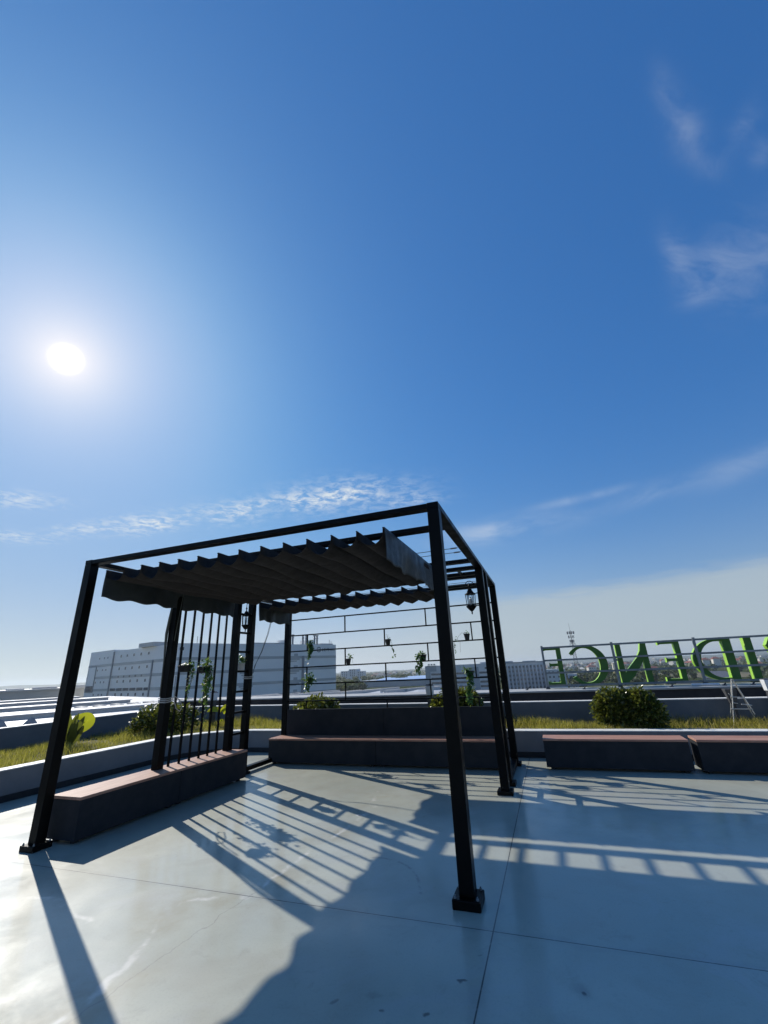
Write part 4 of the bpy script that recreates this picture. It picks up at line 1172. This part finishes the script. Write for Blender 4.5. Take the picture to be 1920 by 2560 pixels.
for q0, q1, za, zb_, th in ((-d*.2, d*L*.07, GZ, zt+.05, .2), (d*(L*.07+.01), d*L*.16, zt-4.6, zt-.4, .16), (d*L*.655, d*L*.755, GZ, zt-2.5, .16)):
    gp = MB(); facing(P0+q0, P0+q1, za, zb_, .0, th, gp); gp.build('cladding', M['office_grey'], ob)
lg = MB()
for u in (.045, .085, .125): facing(P0+d*(L*u), P0+d*(L*u+1.7), zt+.5, zt+1.6, .5, .3, lg)
facing(P0+d*(L*.03), P0+d*(L*.17), zt-.05, zt+.25, .5, .25, lg)
lg.build('roof_letters', M['pipe_grey'], ob)
q = [P0+d*L*.78, P0+d*L*.97]; rb = MB(); aw = Vector((0,14,0))
rb.hexa([(p.x,p.y,zt) for p in (q[0]+aw*.2, q[1]+aw*.2, q[1]+aw, q[0]+aw)], [(p.x,p.y,zt+1.2) for p in (q[0]+aw*.2, q[1]+aw*.2, q[1]+aw, q[0]+aw)]).build('roof_unit', M['office_white'], ob)
pb, P0, P1, zt = block('office_building', -5.3, -.72, 395, 410, .22, 'long white block with pilasters and a grid of windows, left of the green letters', M['office_white'], 24)
d = (P1-P0).normalized(); L = (P1-P0).length
pl = MB(); nb = 10
for k in range(nb+1):
    u = .07+.91*k/nb; pl = MB(); facing(P0+d*(L*u-.55), P0+d*(L*u+.55), GZ, zt-2.2, .0, .7, pl); pl.build('pilaster', M['office_white'], pb)
for k in range(nb):
    u = .07+.91*(k+.5)/nb
    for r_ in range(6): windows(pb, P0, P1, (L*u-.75,), zt-3.8-3.3*r_, 1.5, 1.6, .052)
for k in range(nb):
    pn = MB(); u = .07+.91*(k+.5)/nb; facing(P0+d*(L*u-.85), P0+d*(L*u+.85), GZ, zt-2.7, .0, .05, pn); pn.build('recess_panel', M['office_grey'], pb)
cr = MB(); facing(P0-d*.3, P1+d*.3, zt-.6, zt+.2, .0, .5, cr); cr.build('cornice', M['office_grey'], pb)
for (u0, u1, h) in ((.02,.20,1.2),(.46,.80,.8)):
    aw = Vector((0,8,0)); a, b = P0+d*L*u0+aw, P0+d*L*u1+aw
    MB().hexa([(p.x,p.y,zt) for p in (a, b, b+aw, a+aw)], [(p.x,p.y,zt+h) for p in (a, b, b+aw, a+aw)]).build('roof_unit', M['office_grey'], pb)
ab, P0, P1, zt = block('annex_building', -.55, 1.55, 380, 384, -.75, 'lower white annex with small windows, seen behind the first green letter', M['office_white'], 18)
d = (P1-P0).normalized()
for r_ in range(3):
    windows(ab, P0, P1, (1.6,4.6,8.5,11), zt-2.2-3.4*r_, 1.3, 1.4, .0)
ab2, P0, P1, zt = block('annex_building', 1.75, 2.75, 392, 395, -1.35, 'small pale annex seen just right of the first green letter stem', M['office_white'], 12)
windows(ab2, P0, P1, (1.2,4.2), zt-2.2, 1.1, 1.3, .0)

bh = thing('factory_hall', place(-18,580,GZ), 'long low hall with a pale blue roof, framed by the trellis', 'building')
P0, P1 = place(-24.5,600), place(-12,560); zt = height_at(-1.22, 580)
q = [P0, P1, P1+Vector((0,90,0)), P0+Vector((0,90,0))]
MB().hexa([(p.x,p.y,GZ) for p in q], [(p.x,p.y,zt) for p in q]).build('wall', M['office_grey'], bh)
q = [place(-21.2,598), place(-12,558), place(-12.2,690), place(-20,700)]
MB().hexa([(p.x,p.y,zt+.01) for p in q], [(q[0].x,q[0].y,zt+.5),(q[1].x,q[1].y,zt+.8),(q[2].x,q[2].y,zt+3.2),(q[3].x,q[3].y,zt+1.8)]).build('roof', M['blue_roof'], bh)
wa = thing('apartment_building', place(-24.4,900,GZ), 'white apartment block with trees on its roof, right of the great factory', 'building')
for (a0, a1, e1) in ((-25.6,-24.6,.10),(-24.6,-23.6,.30),(-23.6,-22.9,.02)):
    P0, P1 = place(a0,900), place(a1,900); zt = height_at(e1,900); q = [P0, P1, P1+Vector((0,18,0)), P0+Vector((0,18,0))]
    MB().hexa([(p.x,p.y,GZ) for p in q], [(p.x,p.y,zt) for p in q]).build('wall', M['office_white'], wa)
    for r_ in range(4): windows(wa, P0, P1, (2,6,10), zt-2.4-3.2*r_, 2, 1.6, .0)

# telecom mast
tw_ = thing('telecom_tower', place(2.9,650,GZ), 'steel lattice telecom mast with panel antennas, behind the green letter C', 'tower')
c = place(2.9,650); H = height_at(2.1,650)-GZ; f_ = MB()
def leg_r(z): return 2.6*(1-z/H)+.85
cor = [(1,1),(-1,1),(-1,-1),(1,-1)]
nz = 14
for k in range(nz):
    za, zb_ = H*k/nz, H*(k+1)/nz
    for i in range(4):
        j = (i+1) % 4; ra, rb_ = leg_r(za), leg_r(zb_)
        pa = (c.x+cor[i][0]*ra, c.y+cor[i][1]*ra, GZ+za); pb_ = (c.x+cor[i][0]*rb_, c.y+cor[i][1]*rb_, GZ+zb_)
        pc = (c.x+cor[j][0]*rb_, c.y+cor[j][1]*rb_, GZ+zb_); pd = (c.x+cor[j][0]*ra, c.y+cor[j][1]*ra, GZ+za)
        f_.bar(pa, pb_, .34); f_.bar(pa, pc, .16); f_.bar(pd, pb_, .16); f_.bar(pb_, pc, .18)
f_.tube([(c.x,c.y,GZ+H),(c.x,c.y,GZ+H+16)], .45, 8)
f_.build('lattice', M['tower_steel'], tw_)
MB().tube([(c.x,c.y,GZ+H+16),(c.x-.6,c.y,GZ+H+26)], .13, 6).build('spike', M['tower_steel'], tw_)
for (zz, rad, n_) in ((H+2,2.6,8),(H+7.5,3.4,9),(H+12.8,4.4,10)):
    an = MB()
    for k in range(n_):
        a = 2*math.pi*k/n_+zz; x, y = c.x+rad*math.cos(a), c.y+rad*math.sin(a)
        an.bar((x,y,GZ+zz-1.6), (x,y,GZ+zz+1.9), .75, .5); an.bar((c.x,c.y,GZ+zz), (x,y,GZ+zz), .16)
    an.build('antenna', M['tower_steel'], tw_)
pf = MB(); pf.lathe([(3.0,0),(3.0,.3)], (c.x,c.y,GZ+H-.5), 12)
for k in range(8): a = 2*math.pi*k/8; pf.tube([(c.x+3*math.cos(a),c.y+3*math.sin(a),GZ+H-.3),(c.x+4.4*math.cos(a),c.y+4.4*math.sin(a),GZ+H-3.8)], .13, 5)
pf.build('platform', M['tower_steel'], tw_)

# houses of the town
def house_mesh(w_, dep, h, rh, walls, roof, flat=False):
    mb = MB(); mb.box(-w_/2, w_/2, -dep/2, dep/2, 0, h, 0)
    if flat: mb.box(-w_*.25, w_*.2, -dep*.2, dep*.3, h, h+2.4, 0); mb.box(-w_/2-.3, w_/2+.3, -dep/2-.3, dep/2+.3, h+.01, h+.45, 1)
    else:
        e = .6
        mb.add([(-w_/2-e,-dep/2-e,h+.01),(w_/2+e,-dep/2-e,h+.01),(w_/2+e,dep/2+e,h+.01),(-w_/2-e,dep/2+e,h+.01),(-w_/2*.55,0,h+rh),(w_/2*.55,0,h+rh)], [(0,1,5,4),(1,2,5),(2,3,4,5),(3,0,4),(3,2,1,0)], 1)
    for k in range(3):
        mb.box(-w_*.36+k*w_*.28, -w_*.36+k*w_*.28+w_*.13, -dep/2-.06, -dep/2+.02, h*.55, h*.78, 2)
    return mb.build('house', [walls, roof, M['dark_glass']])
kinds = [(house_mesh(11,8,6,3.2,M['house_white'],M['house_red']), 'small white house with a red hipped roof in the hazy town', 'red-roofed houses in the far town'),
         (house_mesh(10,8,7,3.0,M['house_white'],M['house_grey']), 'small white house with a grey roof in the hazy town', 'grey-roofed houses in the far town'),
         (house_mesh(9,9,10,0,M['house_white'],M['house_white'],True), 'small white flat-roofed house in the hazy town', 'flat-roofed houses in the far town')]
rr = random.Random(21)
used = [False]*3; spots = []
for k in range(150):
    a = rr.uniform(-22, 23)
    d = rr.choice((rr.uniform(1000,1500), rr.uniform(1200,2100), rr.uniform(1500,2600)))
    if -16 < a < -.5: a = rr.uniform(.8, 23)
    spots.append((a, d))
for a, d in spots:
    i = rr.choice((0,0,1,2,2))
    o, lab, grp = kinds[i]
    h = o if not used[i] else o.copy()
    if used[i]: COL.objects.link(h)
    used[i] = True
    h.location = place(a, d, GZ-.3); h.rotation_euler = (0, 0, rr.uniform(-.9,.9)); s_ = rr.uniform(.8,1.5); h.scale = (s_*rr.uniform(.9,1.4), s_, s_*rr.uniform(.8,1.2))
    tag(h, lab, 'house', grp)
def near_house(a, d, w_, dep, h, rh, roof, label, rot):
    c = place(a, d, GZ); t = thing('house', c, label, 'house')
    def tr(p): v = Matrix.Rotation(rot, 3, 'Z') @ Vector(p); return v + c
    mb = MB(); b = [(-w_/2,-dep/2),(w_/2,-dep/2),(w_/2,dep/2),(-w_/2,dep/2)]
    mb.hexa([tr((x,y,0)) for x, y in b], [tr((x,y,h)) for x, y in b]); mb.build('wall', M['house_white'], t)
    e = 1.2
    mb = MB(); mb.add([tr(p) for p in ((-w_/2-e,-dep/2-e,h+.01),(w_/2+e,-dep/2-e,h+.01),(w_/2+e,dep/2+e,h+.01),(-w_/2-e,dep/2+e,h+.01),(-w_/2+4,0,h+rh),(w_/2-4,0,h+rh))], [(0,1,5,4),(1,2,5),(2,3,4,5),(3,0,4),(3,2,1,0)]); mb.build('roof', roof, t)
near_house(16.0, 470, 20, 14, 2.5, 5.0, M['house_grey'], 'house with a big dark grey roof, framed by the green letter D', -.25)
near_house(15.3, 1000, 11, 9, 13, 3.5, M['house_red'], 'tall white house with a red roof, left of a pair above the grey roof', .1)
near_house(16.2, 1010, 11, 9, 14, 3.5, M['house_red'], 'tall white house with a red roof, right of a pair above the grey roof', .1)
near_house(19.2, 800, 15, 10, 7, 3.5, M['house_red'], 'white house seen between the last two green letters', -.2)
near_house(10.4, 760, 18, 10, 5, 4.0, M['house_red'], 'wide pale house with a red roof, seen under the second green E', .15)
near_house(6.9, 900, 9, 9, 15, 1.5, M['house_white'], 'narrow pale tower house right of the green letter C', .0)
near_house(3.2, 950, 16, 10, 6, 3.0, M['house_white'], 'white low house at the telecom mast foot', -.1)
near_house(-20.3, 720, 12, 10, 7, .8, M['house_white'], 'small flat cream building at the left end of the blue roof', .0)

# trees
def tree_proto(h, r, seed, label, grp):
    rr = random.Random(seed)
    t = thing('tree', (0,0,0), label, 'tree', grp)
    tk = MB(); tk.tube([(0,0,-1),(.1,0,h*.3),(.2,.1,h*.6)], [.35,.28,.15], 6)
    for k in range(4):
        a = rr.uniform(0,6.28); tk.tube([(.1,0,h*.35),(r*.4*math.cos(a),r*.4*math.sin(a),h*.6),(r*.6*math.cos(a),r*.6*math.sin(a),h*.75)], [.16,.1,.05], 5)
    tk.build('trunk', M['bark'], t)
    mb = MB()
    lobes = [(rr.gauss(0,r*.4), rr.gauss(0,r*.4), h*rr.uniform(.42,.85), r*rr.uniform(.4,.7)) for _ in range(8)]
    for (x,y,z,q) in lobes:
        for _ in range(80):
            d = Vector((rr.gauss(0,1),rr.gauss(0,1),rr.gauss(0,.8))).normalized(); p = Vector((x,y,z))+d*q*rr.uniform(.6,1.1)
            a = Vector((rr.gauss(0,1),rr.gauss(0,1),rr.gauss(0,1))).normalized(); b = a.cross(d+Vector((.01,.02,.03))).normalized(); s_ = rr.uniform(.35,.8)
            mb.add([p-a*s_-b*s_*.6, p+a*s_-b*s_*.6, p+a*s_*.6+b*s_, p-a*s_*.6+b*s_*.7], [(0,1,2,3)])
    mb.build('crown', M['tree_leaf'], t, fix=False)
    return t
tp = [tree_proto(9,4.2,1,'round dark green tree on the flat land below','trees below the terrace'), tree_proto(12,4.6,2,'taller dark green tree on the flat land below','taller trees below the terrace')]
rr = random.Random(77); first = [True, True]
tspots = []
for k in range(96):
    a = rr.choice((rr.uniform(1.5,23), rr.uniform(1.5,23), rr.uniform(1.5,23), rr.uniform(-26,-12)))
    d = rr.uniform(330,640) if a > 0 else rr.uniform(620,860)
    if 14 < a < 18 and d < 560: continue
    if 2.8 < a < 7 and d > 560: d = rr.uniform(330,560)
    tspots.append((a, d))
for k in range(34):
    tspots.append((rr.uniform(-26.5,-22.5), rr.uniform(380,560)) if k % 2 else (rr.uniform(-26.5,-14), rr.uniform(720,900)))
for a, d in tspots:
    i = rr.randint(0,1); s_ = rr.uniform(.6,1.05) if a > 0 else rr.uniform(.8,1.2)
    if first[i]: o = tp[i]; first[i] = False; o.location = place(a,d,GZ); o.rotation_euler = (0,0,rr.uniform(0,6)); o.scale = (s_,s_,s_)
    else: copy_tree(tp[i], None, place(a,d,GZ), rr.uniform(0,6), (s_,s_,s_))
# far woods that read as one mass
wv = []; wf = []; rr = random.Random(88)
for k in range(3600):
    a = rr.uniform(-28, 26) if k % 6 else rr.uniform(-70,-50)
    d = 560 + 3800*rr.random()**1.35
    if a > 0 and d < 1000 and rr.random() < .3: continue
    if 3 < a < 8 and 600 < d < 1080: continue
    if 9 < a < 20 and 500 < d < 740: continue
    if -22 < a < -11 and d < 760: continue
    c = place(a, d, GZ); h = rr.uniform(3.5,9.5); r_ = rr.uniform(3,8)*(1+d/5000)
    for _ in range(14):
        e = Vector((rr.gauss(0,1),rr.gauss(0,1),abs(rr.gauss(0,1)))).normalized()
        p = c+Vector((e.x*r_, e.y*r_, e.z*h)); q = rr.uniform(1.2,2.6)*(1+d/3000)
        u = Vector((rr.gauss(0,1),rr.gauss(0,1),rr.gauss(0,1))).normalized(); v = u.cross(e+Vector((.02,.01,.03))).normalized()
        b = len(wv); wv += [tuple(p-u*q-v*q*.6), tuple(p+u*q-v*q*.5), tuple(p+u*q*.6+v*q*.8), tuple(p-u*q*.7+v*q*.7)]; wf.append((b,b+1,b+2,b+3))
tag(MB().add(wv, wf).build('woods', M['tree_leaf'], fix=False), kind='stuff')

# the hazy air
hz = MB().box(-6900, 6900, -6900, 6900, GZ-1.2, 66).build('haze', M['glass'])
hz.data.materials.clear()
hm = bpy.data.materials.new('hazy_air'); hm.use_nodes = True
nt = hm.node_tree; nt.nodes.clear()
pv = nt.nodes.new('ShaderNodeVolumePrincipled'); pv.inputs['Density'].default_value = .00015; pv.inputs['Color'].default_value = (.80,.88,.96,1); pv.inputs['Anisotropy'].default_value = .35
mo = nt.nodes.new('ShaderNodeOutputMaterial'); nt.links.new(pv.outputs[0], mo.inputs['Volume'])
hz.data.materials.append(hm); tag(hz, kind='stuff')
